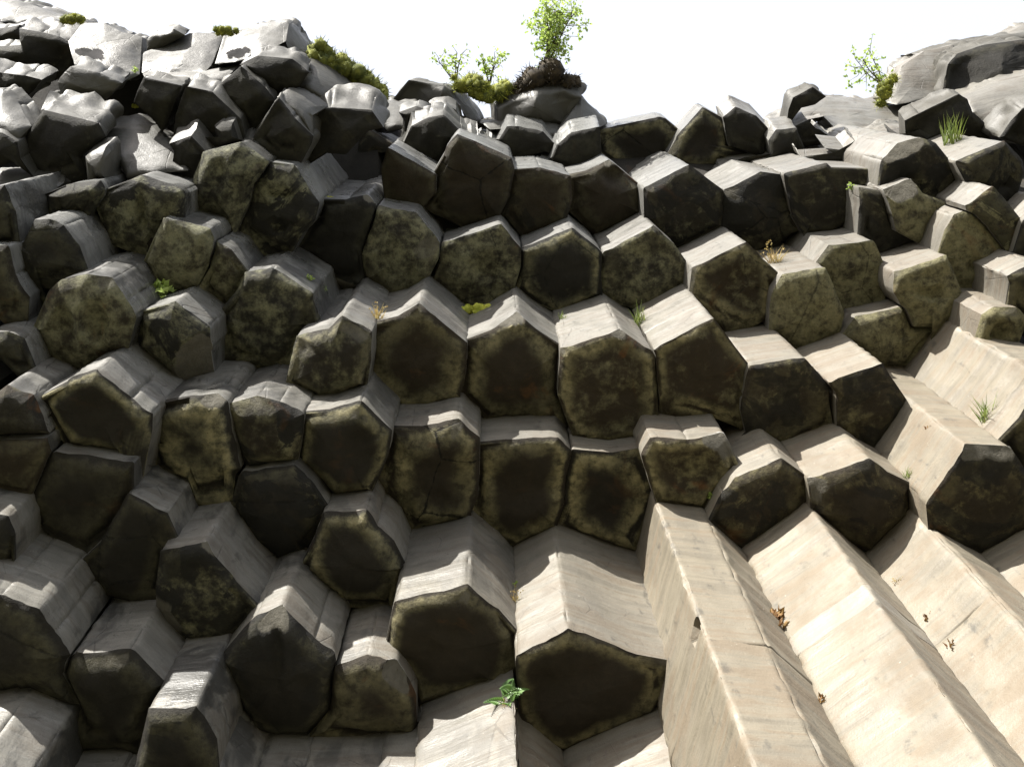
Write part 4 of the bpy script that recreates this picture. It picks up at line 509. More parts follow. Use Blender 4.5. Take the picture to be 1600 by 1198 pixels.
 {'n':'broken_rock','kind':'pale','li':0.1,'ring':0.1,'core':0.1,'bulge':0.05,'stain':0.0,'damp':0.12,'l':'small pale rock at the top of the right edge','w':20.0,'L':0.48,'tilt':0.0,'warm':0.45,'p':[(10.187,0.73,0.0),(10.358,0.939,0.4),(9.45,0.855,0.4),(8.932,0.639,0.0)]},
 {'n':'broken_rock','kind':'dark','li':0.25,'ring':0.1,'core':0.1,'bulge':0.05,'stain':0.82,'damp':0.12,'l':'small dark peaked stone standing on the bright slope at the right skyline','w':17.4,'L':0.42,'tilt':0.18,'warm':0.272,'p':[(5.001,-0.503,0.0),(5.157,-0.376,0.0),(4.935,-0.237,0.0),(4.643,-0.405,0.0),(4.582,-0.608,0.0)]},
 {'n':'broken_rock','kind':'dark','li':0.25,'ring':0.1,'core':0.1,'bulge':0.05,'stain':0.82,'damp':0.12,'l':'dark rock behind the green grass tuft at upper right','w':16.0,'L':0.54,'tilt':0.24,'warm':0.443,'p':[(6.258,-0.892,0.0),(6.732,-0.973,0.0),(7.193,-0.946,0.0),(7.162,-0.731,0.0),(6.854,-0.514,0.0),(6.765,-0.339,0.0),(6.637,-0.271,0.0),(6.122,-0.547,0.0),(5.759,-0.741,0.0)]},
 {'n':'broken_rock','kind':'dark','li':0.25,'ring':0.1,'core':0.1,'bulge':0.05,'stain':0.82,'damp':0.12,'l':'dark rock cut by the right edge below the pale slab','w':15.4,'L':0.54,'tilt':0.18,'warm':0.45,'p':[(7.938,-0.002,0.0),(7.626,-0.261,0.0),(7.299,-0.438,0.0),(7.074,-0.838,0.0),(7.375,-0.936,0.0),(8.102,-0.991,0.0)]},
]

POLYS = [(c['w'], np.array([(a, b) for a, b, e in c['p']])) for c in COLUMNS]


def in_poly(poly, pts):
    x, y = pts[:, 0], pts[:, 1]
    ins = np.zeros(len(pts), bool)
    n = len(poly)
    for i in range(n):
        x1, y1 = poly[i]
        x2, y2 = poly[(i + 1) % n]
        if y1 == y2:
            continue
        c = ((y1 > y) != (y2 > y)) & (x < (x2 - x1) * (y - y1) / (y2 - y1) + x1)
        ins ^= c
    return ins


def near_poly(poly, pts):
    """distance to the outline and nearest point on it"""
    best = np.full(len(pts), 1e9)
    bp = np.zeros_like(pts)
    n = len(poly)
    for i in range(n):
        a, b = poly[i], poly[(i + 1) % n]
        e = b - a
        t = np.clip(((pts - a) @ e) / max(e @ e, 1e-9), 0, 1)
        q = a + t[:, None] * e
        d = np.linalg.norm(pts - q, axis=1)
        m = d < best
        best[m] = d[m]
        bp[m] = q[m]
    return best, bp


FR = np.array([0, .02, .05, .1, .2, .32, .44, .56, .68, .8, .9, .95, .98])
RINGS = np.array([0, .12, .24, .36, .47, .57, .66, .74, .81, .87, .915, .95, .975, 1.0])


def build_column(ci, c):
    rnd = random.Random(ci * 13 + 5)
    seed = ci * 3.71
    w = c['w']
    P = np.array([(a, b) for a, b, e in c['p']])
    DW = np.array([e for a, b, e in c['p']])
    cen = P.mean(0)
    n = len(P)
    rock = c['kind'] != 'column'
    # --- sampled outline
    B, DWB, isc, edge = [], [], [], []
    for i in range(n):
        a, b = P[i], P[(i + 1) % n]
        ln = np.linalg.norm(b - a)
        fr = FR if ln > .25 else FR[[0, 2, 4, 6, 8, 10]]
        for f in fr:
            B.append(a + (b - a) * f)
            DWB.append(DW[i] * (1 - f) + DW[(i + 1) % n] * f)
            isc.append(max(0., 1 - min(f, 1 - f) * ln / .03))
            edge.append((b - a) / max(ln, 1e-6))
    B = np.array(B); DWB = np.array(DWB); isc = np.array(isc); edge = np.array(edge)
    m = len(B)
    nrm = np.stack([edge[:, 1], -edge[:, 0]], 1)
    for i in range(n):                                   # corners: mean normal
        pass
    nrm = nrm + np.roll(nrm, 1, 0) * (isc[:, None] > .98)
    nrm /= np.linalg.norm(nrm, axis=1)[:, None] + 1e-9
    R = math.sqrt(abs(.5 * np.sum(P[:, 0] * np.roll(P[:, 1], -1) - np.roll(P[:, 0], -1) * P[:, 1])) / math.pi)
    # --- close the joints against the neighbours that stand nearer to the foot
    hidden = np.zeros(m)
    if not rock or c['kind'] != 'pale':
        for cj, (wj, pj) in enumerate(POLYS):
            if cj == ci or np.linalg.norm(pj.mean(0) - cen) > 3:
                continue
            if COLUMNS[cj]['kind'] != 'column':
                continue
            d, q = near_poly(pj, B)
            ins = in_poly(pj, B)
            if wj < w - .12:
                mv = (~ins) & (d < .24)
                cc = pj.mean(0)
                dirc = cc - q
                dirc /= np.linalg.norm(dirc, axis=1)[:, None] + 1e-9
                B[mv] = (q + dirc * .05)[mv]
            elif abs(wj - w) <= .12:
                mv = (~ins) & (d < .10) & (d > .012)
                B[mv] = (B + (q - B) * .5 * (1 - .010 / np.maximum(d, .011))[:, None])[mv]
                mv = ins & (d < .12)
                B[mv] = (q + (q - B) * .0)[mv] + (cen - q)[mv] * .012
    L = B - cen
    # slightly softened corners
    L = L * (1 - .006 * isc[:, None])
    if not rock:
        L = L + nrm * (noise(np.column_stack([B * 9, np.full(m, seed)])) * .012)[:, None]
    # --- end face
    pts, ed, fres, cd = [], [], [], []
    K = len(RINGS)
    for t in RINGS:
        jit = 1 + .0 * t
        A_ = np.column_stack([L, np.ones(m)])
        pl = np.linalg.lstsq(A_, DWB, rcond=None)[0]
        res = DWB - A_ @ pl
        pts.append(np.column_stack([L * t, -(L @ pl[:2] * t + pl[2] + res * t ** 4)]))
    E = np.concatenate(pts)
    tt = np.repeat(RINGS, m)
    dist, _ = near_poly(P - cen, E[:, :2])
    dist[tt > .999] = 0
    s3 = np.column_stack([E[:, :2], np.full(len(E), seed)])
    rough = {'column': 1., 'dark': 1.5, 'mid': 1.2, 'pale': .7}[c['kind']]
    amp = R * .11 * rough
    lump = fbm(s3 * 2.1, 2) * amp + fbm(s3 * 6.5 + 40, 3) * amp * .36
    if rock:
        fac = np.full(len(E), 9.)
        for q in range(7):
            a_ = rnd.uniform(0, 6.28)
            sl = rnd.uniform(.15, .75) * (.5 if c['kind'] == 'pale' else 1)
            fac = np.minimum(fac, sl * (E[:, 0] * math.cos(a_) + E[:, 1] * math.sin(a_)) + R * rnd.uniform(0, .35))
        lump = lump * .7 + np.maximum(fac, -R * .5) * .75
    fall = np.clip(dist / (.13 * rnd.uniform(.6, 1.5)), 0, 1)
    fall = fall * fall * (3 - 2 * fall)
    rw = .07 + .09 * c['damp'] * rnd.uniform(.3, 1)
    er = rnd.uniform(.012, .06) * (1 if not rock else 1.2) * (1 + 1.1 * c['damp'])
    z = lump * (.35 + .65 * fall) + (c['bulge'] + rnd.uniform(-.07, .09)) * R * 2 * (1 - tt ** 2) - er * (1 - np.clip(dist / rw, 0, 1)) ** 2 * (.6 + 1.2 * np.clip(noise(s3 * 4 + 3) + .3, 0, 1))
    for hx, hy, rx, ry, dp in c.get('hol', ()):
        q = ((E[:, 0] / R - hx) / rx) ** 2 + ((E[:, 1] / R - hy) / ry) ** 2
        z -= dp * np.exp(-q * q) * 1.3
    z += noise(s3 * 13 + 5) * .028 * np.clip(1 - dist / .10, 0, 1)
    E[:, 2] += z
    # --- side rows
    Ln = c['L']
    rows = [.012, .03, .06, .1, .16, .23, .31]
    while rows[-1] < Ln:
        rows.append(rows[-1] + .06 if Ln < 3 else rows[-1] + .075)
    segs = c.get('segs', [])
    for sg in segs:
        rows += [sg - .012, sg - .004, sg + .004, sg + .012]
    rows = np.array(sorted(rows))
    edgez = E[-m:, 2]
    S, SD = [], []
    lam = rnd.uniform(.22, .42)
    stepamp = rnd.uniform(.006, .020) * (1.4 if c['warm'] > .7 else 1)
    taper = rnd.uniform(-.25, .35) if rock else 0.
    if rock:
        stepamp = 0.
    tilt = c['tilt']
    for r in rows:
        k = min(1., r / .35)
        off = np.zeros(m)
        p3 = np.column_stack([L, np.full(m, r + seed)])
        off += fbm(np.column_stack([L * .9, np.full(m, r * 1.1 + seed)]), 2) * .012 * k
        off += noise(np.column_stack([L * .35, np.full(m, r * 9 + seed)])) * .010 * k
        off += noise(np.column_stack([L * 5, np.full(m, r * 5 + seed)])) * .008 * k
        # shingle-like chisel steps across the side
        ph = (r + .03 * noise(np.column_stack([L * 1.3, np.full(m, seed)]))) / lam
        stp = np.floor(ph)
        hv = np.modf(np.abs(np.sin(stp * 12.9898 + seed) * 43758.5))[0]
        off += (.5 - (ph - stp)) * stepamp * (.3 + hv) * k
        # worn, nicked arrises
        nick = np.clip(noise(np.column_stack([L * 1.5 + 30, np.full(m, r * 4.2 + seed)])) + .12, 0, 1) + .5 * np.clip(noise(np.column_stack([L * 1.5 + 60, np.full(m, r * 14 + seed)])), 0, 1)
        off -= isc * (.004 + .05 * nick) * min(1, r / .05 + .2)
        if 'notch' in c:
            nx_, ny_, nr_, rad_, dep_ = c['notch']
            q_ = ((L[:, 0] + cen[0] - nx_) ** 2 + (L[:, 1] + cen[1] - ny_) ** 2) / rad_ ** 2 + ((r - nr_) / (rad_ * .7)) ** 2
            off -= dep_ * np.exp(-q_ ** 3)
        for sg in segs:
            jn = np.clip(noise(np.column_stack([L * 2.2, np.full(m, seed + sg)])) * 1.6 + .3, 0, 1)
            off -= .016 * jn * math.exp(-((r - sg) / .008) ** 2)
            off -= .022 * (r < sg) * np.clip(1 - (sg - r) / .9, 0, 1) * jn
        if rock:
            off += (np.abs(noise(np.column_stack([L * 3, np.full(m, r * 3 + seed)]))) - .15) * .16 * k
            off += fbm(np.column_stack([L * 7, np.full(m, r * 7 + seed)]), 2) * .035 * k
        xy = L * (1 + taper * r) + nrm * off[:, None]
        xy = xy + np.array([0, tilt * r])
        zz = edgez * max(0, 1 - r / Ln * .8) - r if not rock else edgez - r
        S.append(np.column_stack([xy, zz]))
        SD.append(np.full(m, r))
    S = np.concatenate(S)
    SDv = np.concatenate(SD)
    fe = np.zeros(len(E)); fs = np.zeros(len(S))
    ch = list(c.get('chips', []))
    if not rock:
        for k in range(rnd.choice([1, 2, 3])):
            ch.append((rnd.uniform(0, 360), rnd.uniform(.015, .055)))
    for ang, size in ch:
        o2 = np.array([math.cos(math.radians(ang)), math.sin(math.radians(ang))])
        ext = (L @ o2).max()
        st = rnd.uniform(.5, .85)
        nx = np.array([o2[0] * st, o2[1] * st, math.sqrt(1 - st * st)])
        h = ext * st - size
        for V, fl in ((E, fe), (S, fs)):
            wob = fbm(np.column_stack([V[:, :2] * 5, np.full(len(V), seed + ang)]), 2) * .03
            d = V @ nx - h + wob
            hit = d > 0
            V[hit, 2] -= (d[hit] / nx[2])
            fl[hit] = np.clip(d[hit] / .02, 0, 1) * (.75 if size > .07 else .35)
    # crevice staining: dark film of damp algae where the side runs back into a joint
    sb = np.zeros(len(S))
    seedv = seed
    # --- faces
    fe_faces = []
    for r in range(K - 1):
        for i in range(m):
            j = (i + 1) % m
            a, b, d, e = r * m + i, r * m + j, (r + 1) * m + j, (r + 1) * m + i
            if r == 0:
                fe_faces.append((a, e, d))
            else:
                fe_faces.append((a, e, d, b))
    S = np.concatenate([E[-m:], S])
    fs = np.concatenate([fe[-m:], fs])
    SDv = np.concatenate([np.zeros(m), SDv])
    nr = len(rows) + 1
    side_cut = [0] + [int(np.argmin(np.abs(np.concatenate([[0], rows]) - sg))) for sg in segs] + [nr - 1]
    root = bpy.data.objects.new(c['n'], None)
    root.empty_display_size = .2
    col.objects.link(root)
    root.matrix_world = Matrix.Translation(place(cen[0], cen[1], w)) @ FRAME.to_4x4()
    root['kind'] = 'thing'
    tag(root, c['l'], 'column' if not rock else 'rock', 'basalt columns of the cliff' if not rock else 'broken rocks of the crest')
    warm = c['warm']
    base = dict(seed=seedv, warm=warm, damp=c['damp'])
    pale = c['kind'] == 'pale'
    endname = 'end_face' if not rock else 'broken_face'
    mid = c['kind'] == 'mid'
    crv = np.zeros(len(E))
    make_mesh(endname, E, fe_faces, M_SIDE if (pale or mid) else M_END,
              dict(base, rag=c.get('rag', rnd.choice([0, 0, .3, .7])), crack=c.get('crack', rnd.choice([0, 0, 0, 0, .5])), edge_dist=dist * rnd.uniform(.65, 1.7), lichen=c['li'], ring=c['ring'], core=c['core'], fresh=fe, crevice=c['stain']), 38, root)
    for k in range(len(side_cut) - 1):
        r0, r1 = side_cut[k], side_cut[k + 1]
        f = []
        for r in range(r0, r1):
            for i in range(m):
                j = (i + 1) % m
                f.append(((r - r0) * m + i, (r + 1 - r0) * m + i, (r + 1 - r0) * m + j, (r - r0) * m + j))
        band = c.get('band') == k
        V = S[r0 * m:(r1 + 1) * m]
        make_mesh('shaft' if not rock else 'side', V, f, M_SIDE,
                  dict(seed=seedv + k * 1.3, warm=warm, damp=c['damp'], fresh=np.maximum(fs[r0 * m:(r1 + 1) * m], .14 if band else 0), crevice=c['stain']), 38, root)
    return root


for ci, c in enumerate(COLUMNS):
    build_column(ci, c)


# ------------------------------------------------------------------ cliff mass behind and beside the columns
CREST = [([-9.122, 0.468, 19.5], [-7.872, -2.04, 16.2], [-10.525, 0.54, 22.5]), ([-7.057, 0.329, 18.0], [-6.579, -2.016, 16.2], [-8.233, 0.384, 21.0]), ([-6.212, 0.177, 17.0], [-6.117, -2.007, 16.2], [-7.308, 0.209, 20.0]), ([-5.221, 0.067, 16.5], [-5.283, -1.991, 16.2], [-6.171, 0.079, 19.5]), ([-4.311, 0.068, 16.5], [-4.355, -1.974, 16.2], [-5.095, 0.081, 19.5]), ([-3.391, 0.228, 16.5], [-3.425, -1.956, 16.2], [-4.008, 0.27, 19.5]), ([-2.953, 0.255, 16.5], [-2.979, -1.947, 16.2], [-3.49, 0.301, 19.5]), ([-2.309, -0.315, 16.5], [-2.307, -1.935, 16.2], [-2.729, -0.372, 19.5]), ([-1.77, -0.779, 17.5], [-1.654, -1.922, 16.2], [-2.073, -0.912, 20.5]), ([-1.578, -0.818, 19.0], [-1.355, -1.917, 16.2], [-1.827, -0.947, 22.0]), ([-0.871, -0.567, 19.5], [-0.719, -1.905, 16.2], [-1.005, -0.655, 22.5]), ([-0.308, -1.023, 19.0], [-0.251, -1.896, 16.2], [-0.356, -1.184, 22.0]), ([0.335, -0.737, 19.0], [0.312, -1.885, 16.2], [0.387, -0.853, 22.0]), ([1.192, -0.615, 19.0], [1.062, -1.871, 16.2], [1.381, -0.712, 22.0]), ([1.641, -1.047, 19.0], [1.438, -1.864, 16.2], [1.9, -1.212, 22.0]), ([2.51, -1.062, 19.0], [2.191, -1.85, 16.2], [2.907, -1.229, 22.0]), ([3.589, -0.913, 19.0], [3.133, -1.832, 16.2], [4.155, -1.057, 22.0]), ([4.689, -1.05, 19.0], [4.078, -1.814, 16.2], [5.43, -1.216, 22.0]), ([5.229, -0.976, 19.0], [4.551, -1.805, 16.2], [6.055, -1.13, 22.0]), ([5.749, -0.712, 19.0], [5.024, -1.796, 16.2], [6.656, -0.824, 22.0]), ([6.961, -0.709, 19.5], [5.925, -1.779, 16.2], [8.032, -0.818, 22.5]), ([7.693, -0.1, 20.0], [6.447, -1.769, 16.2], [8.847, -0.115, 23.0]), ([9.001, 0.277, 20.5], [7.397, -1.751, 16.2], [10.318, 0.317, 23.5]), ([10.5, 0.397, 20.5], [8.636, -1.727, 16.2], [12.037, 0.455, 23.5])]


def build_cliff():
    rnd = random.Random(3)
    # columns outside the traced ones: regular honeycomb
    allp = np.concatenate([p for w, p in POLYS])
    cc = np.array([p.mean(0) for w, p in POLYS])
    ww = np.array([w for w, p in POLYS])
    A = np.column_stack([cc, np.ones(len(cc))])
    V, F, AT = [], [], []
    s = .92
    fill = []
    for j in range(-16, 6):
        for i in range(-16, 17):
            x = (i + .5 * (j % 2)) * s
            y = j * s * .87 - .3
            d = np.linalg.norm(cc - (x, y), axis=1)
            k = np.argsort(d)[:4]
            if d[k[0]] > 3.4 or y > .0:
                continue
            pt = np.array([[x, y]])
            if any(in_poly(p, pt)[0] or near_poly(p, pt)[0][0] < .36 for w, p in POLYS):
                continue
            # only beyond the outer edge of the traced field
            if abs(x) < 4.6 and y > -4.2:
                continue
            w0 = ww[k[0]] + (y - cc[k[0], 1]) * 1.35 + rnd.uniform(-.2, .2)
            fill.append((x, y, w0))
    for x, y, w0 in fill:
        b = len(V)
        for (r, z) in ((0, 0), (.40, 0), (.49, -.06), (.50, -3.5)):
            for k in range(6):
                a = math.radians(60 * k + 30) + .05 * math.sin(x * 7 + k)
                V.append((x + r * s * 1.16 * math.cos(a), y + r * s * 1.16 * math.sin(a), -w0 + z))
        for r in range(3):
            for k in range(6):
                j2 = (k + 1) % 6
                F.append((b + r * 6 + k, b + (r + 1) * 6 + k, b + (r + 1) * 6 + j2, b + r * 6 + j2))
    nfill = len(F)
    # backing sheet
    g = .08
    us = np.arange(-9.5, 9.5, g)
    vs = np.arange(-8, 2.2, g)
    U, Vv = np.meshgrid(us, vs, indexing='ij')
    pts = np.column_stack([U.ravel(), Vv.ravel()])
    W = np.full(len(pts), -1.)
    G = np.full(len(pts), -1.)
    near = np.zeros(len(pts), bool)
    inany = np.zeros(len(pts), bool)
    for (w, p), c in zip(POLYS, COLUMNS):
        lo, hi = p.min(0) - .9, p.max(0) + .9
        sel = np.where(((pts > lo) & (pts < hi)).all(1))[0]
        if len(sel) == 0:
            continue
        d, _ = near_poly(p, pts[sel])
        ins = in_poly(p, pts[sel])
        rock = c['kind'] != 'column'
        mw = w + .30 + max(e for a, b, e in c['p'])
        inany[sel[ins]] = True
        ok = ins | (d < .13)
        W[sel[ok]] = np.maximum(W[sel[ok]], mw)
        ok = ins | (d < .45)
        G[sel[ok]] = np.maximum(G[sel[ok]], mw)
        if not rock and w < 14.3:
            ok = ins | (d < (.8 if w < 9.6 else .3))
            near[sel[ok]] = True
            G[sel[ok]] = np.maximum(G[sel[ok]], mw)
    W = np.where(inany, W, np.where(near, G, -1.))
    W[~near] = -1
    Wg = W.reshape(len(us), len(vs))
    Wd = Wg.copy()
    for dx in (-2, -1, 0, 1, 2):
        for dy in (-2, -1, 0, 1, 2):
            Wd = np.maximum(Wd, np.roll(np.roll(Wg, dx, 0), dy, 1))
    W = np.where(Wg > 0, Wd, -1).ravel()
    ids = -np.ones(len(pts), int)
    good = W > 0
    ids[good] = np.arange(good.sum()) + len(V)
    jit = fbm(np.column_stack([pts * 3, np.zeros(len(pts))]), 2)
    for q, w, z in zip(pts[good], W[good], jit[good]):
        V.append((q[0], q[1], -(w + .08 * z)))
    nv = len(vs)
    for i in range(len(us) - 1):
        for j in range(nv - 1):
            q = [ids[i * nv + j], ids[(i + 1) * nv + j], ids[(i + 1) * nv + j + 1], ids[i * nv + j + 1]]
            if min(q) >= 0:
                F.append(tuple(int(x) for x in q))
    b = len(V)
    for top, low, back in CREST:
        for q in (low, top, back):
            V.append((q[0], q[1], -q[2]))
    for i in range(len(CREST) - 1):
        for k in (0, 1):
            F.append((b + 3 * i + k, b + 3 * i + 3 + k, b + 3 * i + 4 + k, b + 3 * i + 1 + k))
    o = make_mesh('cliff', V, F, M_END, dict(seed=1.7, warm=.5, edge_dist=.3, lichen=.15, ring=0., core=.2, fresh=0.), 30)
    o.matrix_world = Matrix.Translation(CAM) @ FRAME.to_4x4()
    o['kind'] = 'structure'


build_cliff()

gv, gf = [], []
gn = 110                       # valley floor; unseen wooded gorge side added behind the viewpoint shades the column ends
for i in range(gn + 1):
    for j in range(gn + 1):
        x = (i / gn - .5) * 2
        y = (j / gn - .5) * 2
        X, Y = 300 * x * abs(x), 300 * y * abs(y)
        hill = 46 * (1 - math.exp(-max(0, -Y - 7 + 1.5 * math.sin(X * .11)) / 42)) * (1 + .12 * math.sin(X * .09 + Y * .05))
        gv.append((X, Y, .25 * math.sin(X * .7) * math.cos(Y * .5) * min(1, abs(x) * 6) - .1 + hill))
for i in range(gn):
    for j in range(gn):
        a = i * (gn + 1) + j
        gf.append((a, a + gn + 1, a + gn + 2, a + 1))
go = make_mesh('ground', gv, gf, M_GROUND)
go['kind'] = 'structure'

# ------------------------------------------------------------------ plants
PLANTS = [
 {'kind': 'dry', 'p': [-1.282, -2.839, 12.38], 'h': 0.22, 'n': 40, 'spread': 0.5, 'l': 'orange dry grass tuft in the notch above the rusty-cored hexagon', 'c': 'grass'},
 {'kind': 'cushion', 'p': [-0.198, -3.119, 13.88], 'h': 0.21, 'n': 40, 'spread': 0.5, 'l': 'round yellow-green moss cushion on a column top in the centre', 'c': 'moss'},
 {'kind': 'grass', 'p': [0.926, -3.091, 13.58], 'h': 0.16, 'n': 25, 'spread': 0.5, 'l': 'small green tuft in the notch right of the moss cushion column', 'c': 'grass'},
 {'kind': 'grass', 'p': [1.91, -3.106, 13.5], 'h': 0.3, 'n': 60, 'spread': 0.5, 'l': 'yellow-green tuft in the notch above the widest brown column end', 'c': 'grass'},
 {'kind': 'dry', 'p': [3.741, -2.427, 14.24], 'h': 0.28, 'n': 60, 'spread': 0.7, 'l': 'pale flowering tuft on the tall flat-topped olive column', 'c': 'plant'},
 {'kind': 'leafy', 'p': [-3.692, -2.625, 12.2], 'h': 0.26, 'n': 14, 'spread': 0.7, 'l': 'bright green leafy plant between two column ends at left', 'c': 'plant'},
 {'kind': 'leafy', 'p': [-2.018, -2.694, 13.16], 'h': 0.1, 'n': 8, 'spread': 0.5, 'l': 'small green leaves in the notch right of the tall grey-green end', 'c': 'plant'},
 {'kind': 'leafy', 'p': [-2.122, -2.482, 12.78], 'h': 0.09, 'n': 6, 'spread': 0.5, 'l': 'small green leaves on the grey column side at left', 'c': 'plant'},
 {'kind': 'cushion', 'p': [-2.084, -1.738, 14.34], 'h': 0.07, 'n': 40, 'spread': 0.5, 'l': 'small green moss patch right of the swollen twin ends', 'c': 'moss'},
 {'kind': 'fern', 'p': [0.225, -5.752, 9.14], 'h': 0.3, 'n': 9, 'spread': 0.8, 'l': 'dark green fern on the left edge of the largest five-sided end', 'c': 'fern'},
 {'kind': 'dry', 'p': [0.211, -5.761, 8.96], 'h': 0.12, 'n': 30, 'spread': 0.8, 'l': 'orange withered plant under the fern at the bottom centre', 'c': 'plant'},
 {'kind': 'dry', 'p': [0.317, -5.34, 10.28], 'h': 0.16, 'n': 35, 'spread': 0.5, 'l': 'yellow dry tuft high in the groove left of the roof-like sides', 'c': 'grass'},
 {'kind': 'leafy', 'p': [0.318, -5.338, 10.64], 'h': 0.08, 'n': 5, 'spread': 0.5, 'l': 'tiny green sprig left of the roof-like sunlit column', 'c': 'plant'},
 {'kind': 'dry', 'p': [1.699, -5.635, 10.66], 'h': 0.26, 'n': 45, 'spread': 0.5, 'l': 'pale dry tuft in the groove between the roof-like and broken-ridge columns', 'c': 'grass'},
 {'kind': 'brown', 'p': [2.807, -5.032, 9.42], 'h': 0.24, 'n': 45, 'spread': 0.9, 'l': 'upper brown withered plant in the groove of the lower right columns', 'c': 'plant'},
 {'kind': 'brown', 'p': [2.805, -5.036, 9.24], 'h': 0.2, 'n': 35, 'spread': 0.9, 'l': 'brown withered clump just below the upper one in the groove', 'c': 'plant'},
 {'kind': 'brown', 'p': [2.826, -5.025, 7.98], 'h': 0.16, 'n': 25, 'spread': 0.8, 'l': 'small yellow-brown clump low in the groove of the broken-ridge column', 'c': 'plant'},
 {'kind': 'dry', 'p': [4.171, -4.938, 9.98], 'h': 0.12, 'n': 35, 'spread': 0.8, 'l': 'yellow moss line along the right groove of the banded column', 'c': 'plant'},
 {'kind': 'brown', 'p': [4.182, -4.928, 9.22], 'h': 0.16, 'n': 25, 'spread': 0.9, 'l': 'small rust-red plant in the groove right of the pale band', 'c': 'plant'},
 {'kind': 'brown', 'p': [4.19, -4.903, 8.68], 'h': 0.16, 'n': 25, 'spread': 0.9, 'l': 'second small rust-red plant below the first right of the pale band', 'c': 'plant'},
 {'kind': 'grass', 'p': [5.339, -3.531, 11.06], 'h': 0.32, 'n': 50, 'spread': 0.6, 'l': 'green tuft in the joint of the broad sunlit side at the right', 'c': 'grass'},
 {'kind': 'grass', 'p': [4.507, -4.138, 10.9], 'h': 0.16, 'n': 35, 'spread': 0.6, 'l': 'pale green tuft in the groove left of the glossy-rimmed column end', 'c': 'grass'},
 {'kind': 'brown', 'p': [4.759, -3.66, 11.14], 'h': 0.09, 'n': 22, 'spread': 0.8, 'l': 'small brown dry plant on the sunlit column at the right', 'c': 'plant'},
 {'kind': 'leafy', 'p': [4.82, -1.498, 14.7], 'h': 0.12, 'n': 7, 'spread': 0.5, 'l': 'green sprig beside the flush-faced pair at upper right', 'c': 'plant'},
 {'kind': 'grass', 'p': [6.296, -0.91, 15.22], 'h': 0.5, 'n': 70, 'spread': 0.35, 'l': 'tall green grass tuft before the dark rock at upper right', 'c': 'grass'},
 {'kind': 'leafy', 'p': [2.479, -4.556, 11.26], 'h': 0.09, 'n': 7, 'spread': 0.5, 'l': 'green sprig under the bow-marked column end', 'c': 'plant'},
 {'kind': 'leafy', 'p': [-4.689, -0.195, 15.02], 'h': 0.1, 'n': 5, 'spread': 0.5, 'l': 'tiny green sprig at the foot of the smooth grey face', 'c': 'plant'},
 {'kind': 'cushion', 'p': [-5.001, -0.691, 15.96], 'h': 0.06, 'n': 40, 'spread': 0.5, 'l': 'tiny bright moss dot below the dark cracked face', 'c': 'moss'},
 {'kind': 'mossbank', 'path': [[-5.751, 0.449, 15.6], [-5.63, 0.468, 15.6], [-5.512, 0.454, 15.6]], 'r': 0.07, 'l': 'yellow-green moss on the knob at the far left skyline', 'c': 'moss', 'tone': 0.9},
 {'kind': 'mossbank', 'path': [[-3.702, 0.34, 15.4], [-3.583, 0.359, 15.4], [-3.465, 0.345, 15.4]], 'r': 0.07, 'l': 'yellow-green moss on top of the pale cracked skyline rock', 'c': 'moss', 'tone': 0.9},
 {'kind': 'mossbank', 'path': [[-2.415, 0.133, 15.6], [-2.22, -0.005, 15.6], [-2.005, -0.109, 15.6], [-1.832, -0.189, 15.6], [-1.66, -0.304, 15.6], [-1.557, -0.437, 15.6]], 'r': 0.17, 'l': 'dark green moss bank on the skyline right of the smooth grey facet', 'c': 'moss', 'tone': 0.5},
 {'kind': 'mossbank', 'path': [[-0.636, -0.311, 18.4], [-0.357, -0.306, 18.4], [-0.147, -0.397, 18.2], [0.007, -0.453, 18.2], [0.212, -0.409, 18.2]], 'r': 0.16, 'l': 'bright yellow-green moss left of the root clump under the tree', 'c': 'moss', 'tone': 1.0},
 {'kind': 'clump', 'path': [[0.316, -0.409, 18.3], [0.54, -0.266, 18.3], [0.774, -0.162, 18.3], [1.013, -0.236, 18.3], [1.243, -0.341, 18.3]], 'r': 0.27, 'l': 'dark root and turf clump under the little tree', 'c': 'turf', 'tone': 0.1},
 {'kind': 'mossbank', 'path': [[6.164, -0.441, 18.0], [6.231, -0.311, 18.0], [6.318, -0.181, 18.0], [6.366, -0.062, 18.0]], 'r': 0.13, 'l': 'yellow moss strip left of the big pale boulder on the right skyline', 'c': 'moss', 'tone': 0.7},
 {'kind': 'bush', 'p': [0.826, -0.042, 18.4], 'top': [0.983, 0.861, 18.4], 'rad': 0.62, 'n': 1500, 'l': 'little leafy green tree growing on the turf clump at the skyline', 'c': 'tree'},
 {'kind': 'shrub', 'p': [-0.047, -0.323, 18.6], 'top': [-0.002, 0.15, 18.6], 'rad': 0.3, 'n': 200, 'l': 'faint pale shrub left of the little tree, the nearer of two', 'c': 'shrub'},
 {'kind': 'shrub', 'p': [-0.608, -0.297, 18.8], 'top': [-0.653, 0.208, 18.8], 'rad': 0.32, 'n': 140, 'l': 'faint sparse shrub above the grey angular skyline boulder', 'c': 'shrub'},
 {'kind': 'shrub', 'p': [6.344, -0.244, 18.2], 'top': [5.938, 0.32, 18.2], 'rad': 0.52, 'n': 230, 'l': 'sparse shrub with bent twigs beside the pale boulder at the right', 'c': 'shrub'},
]


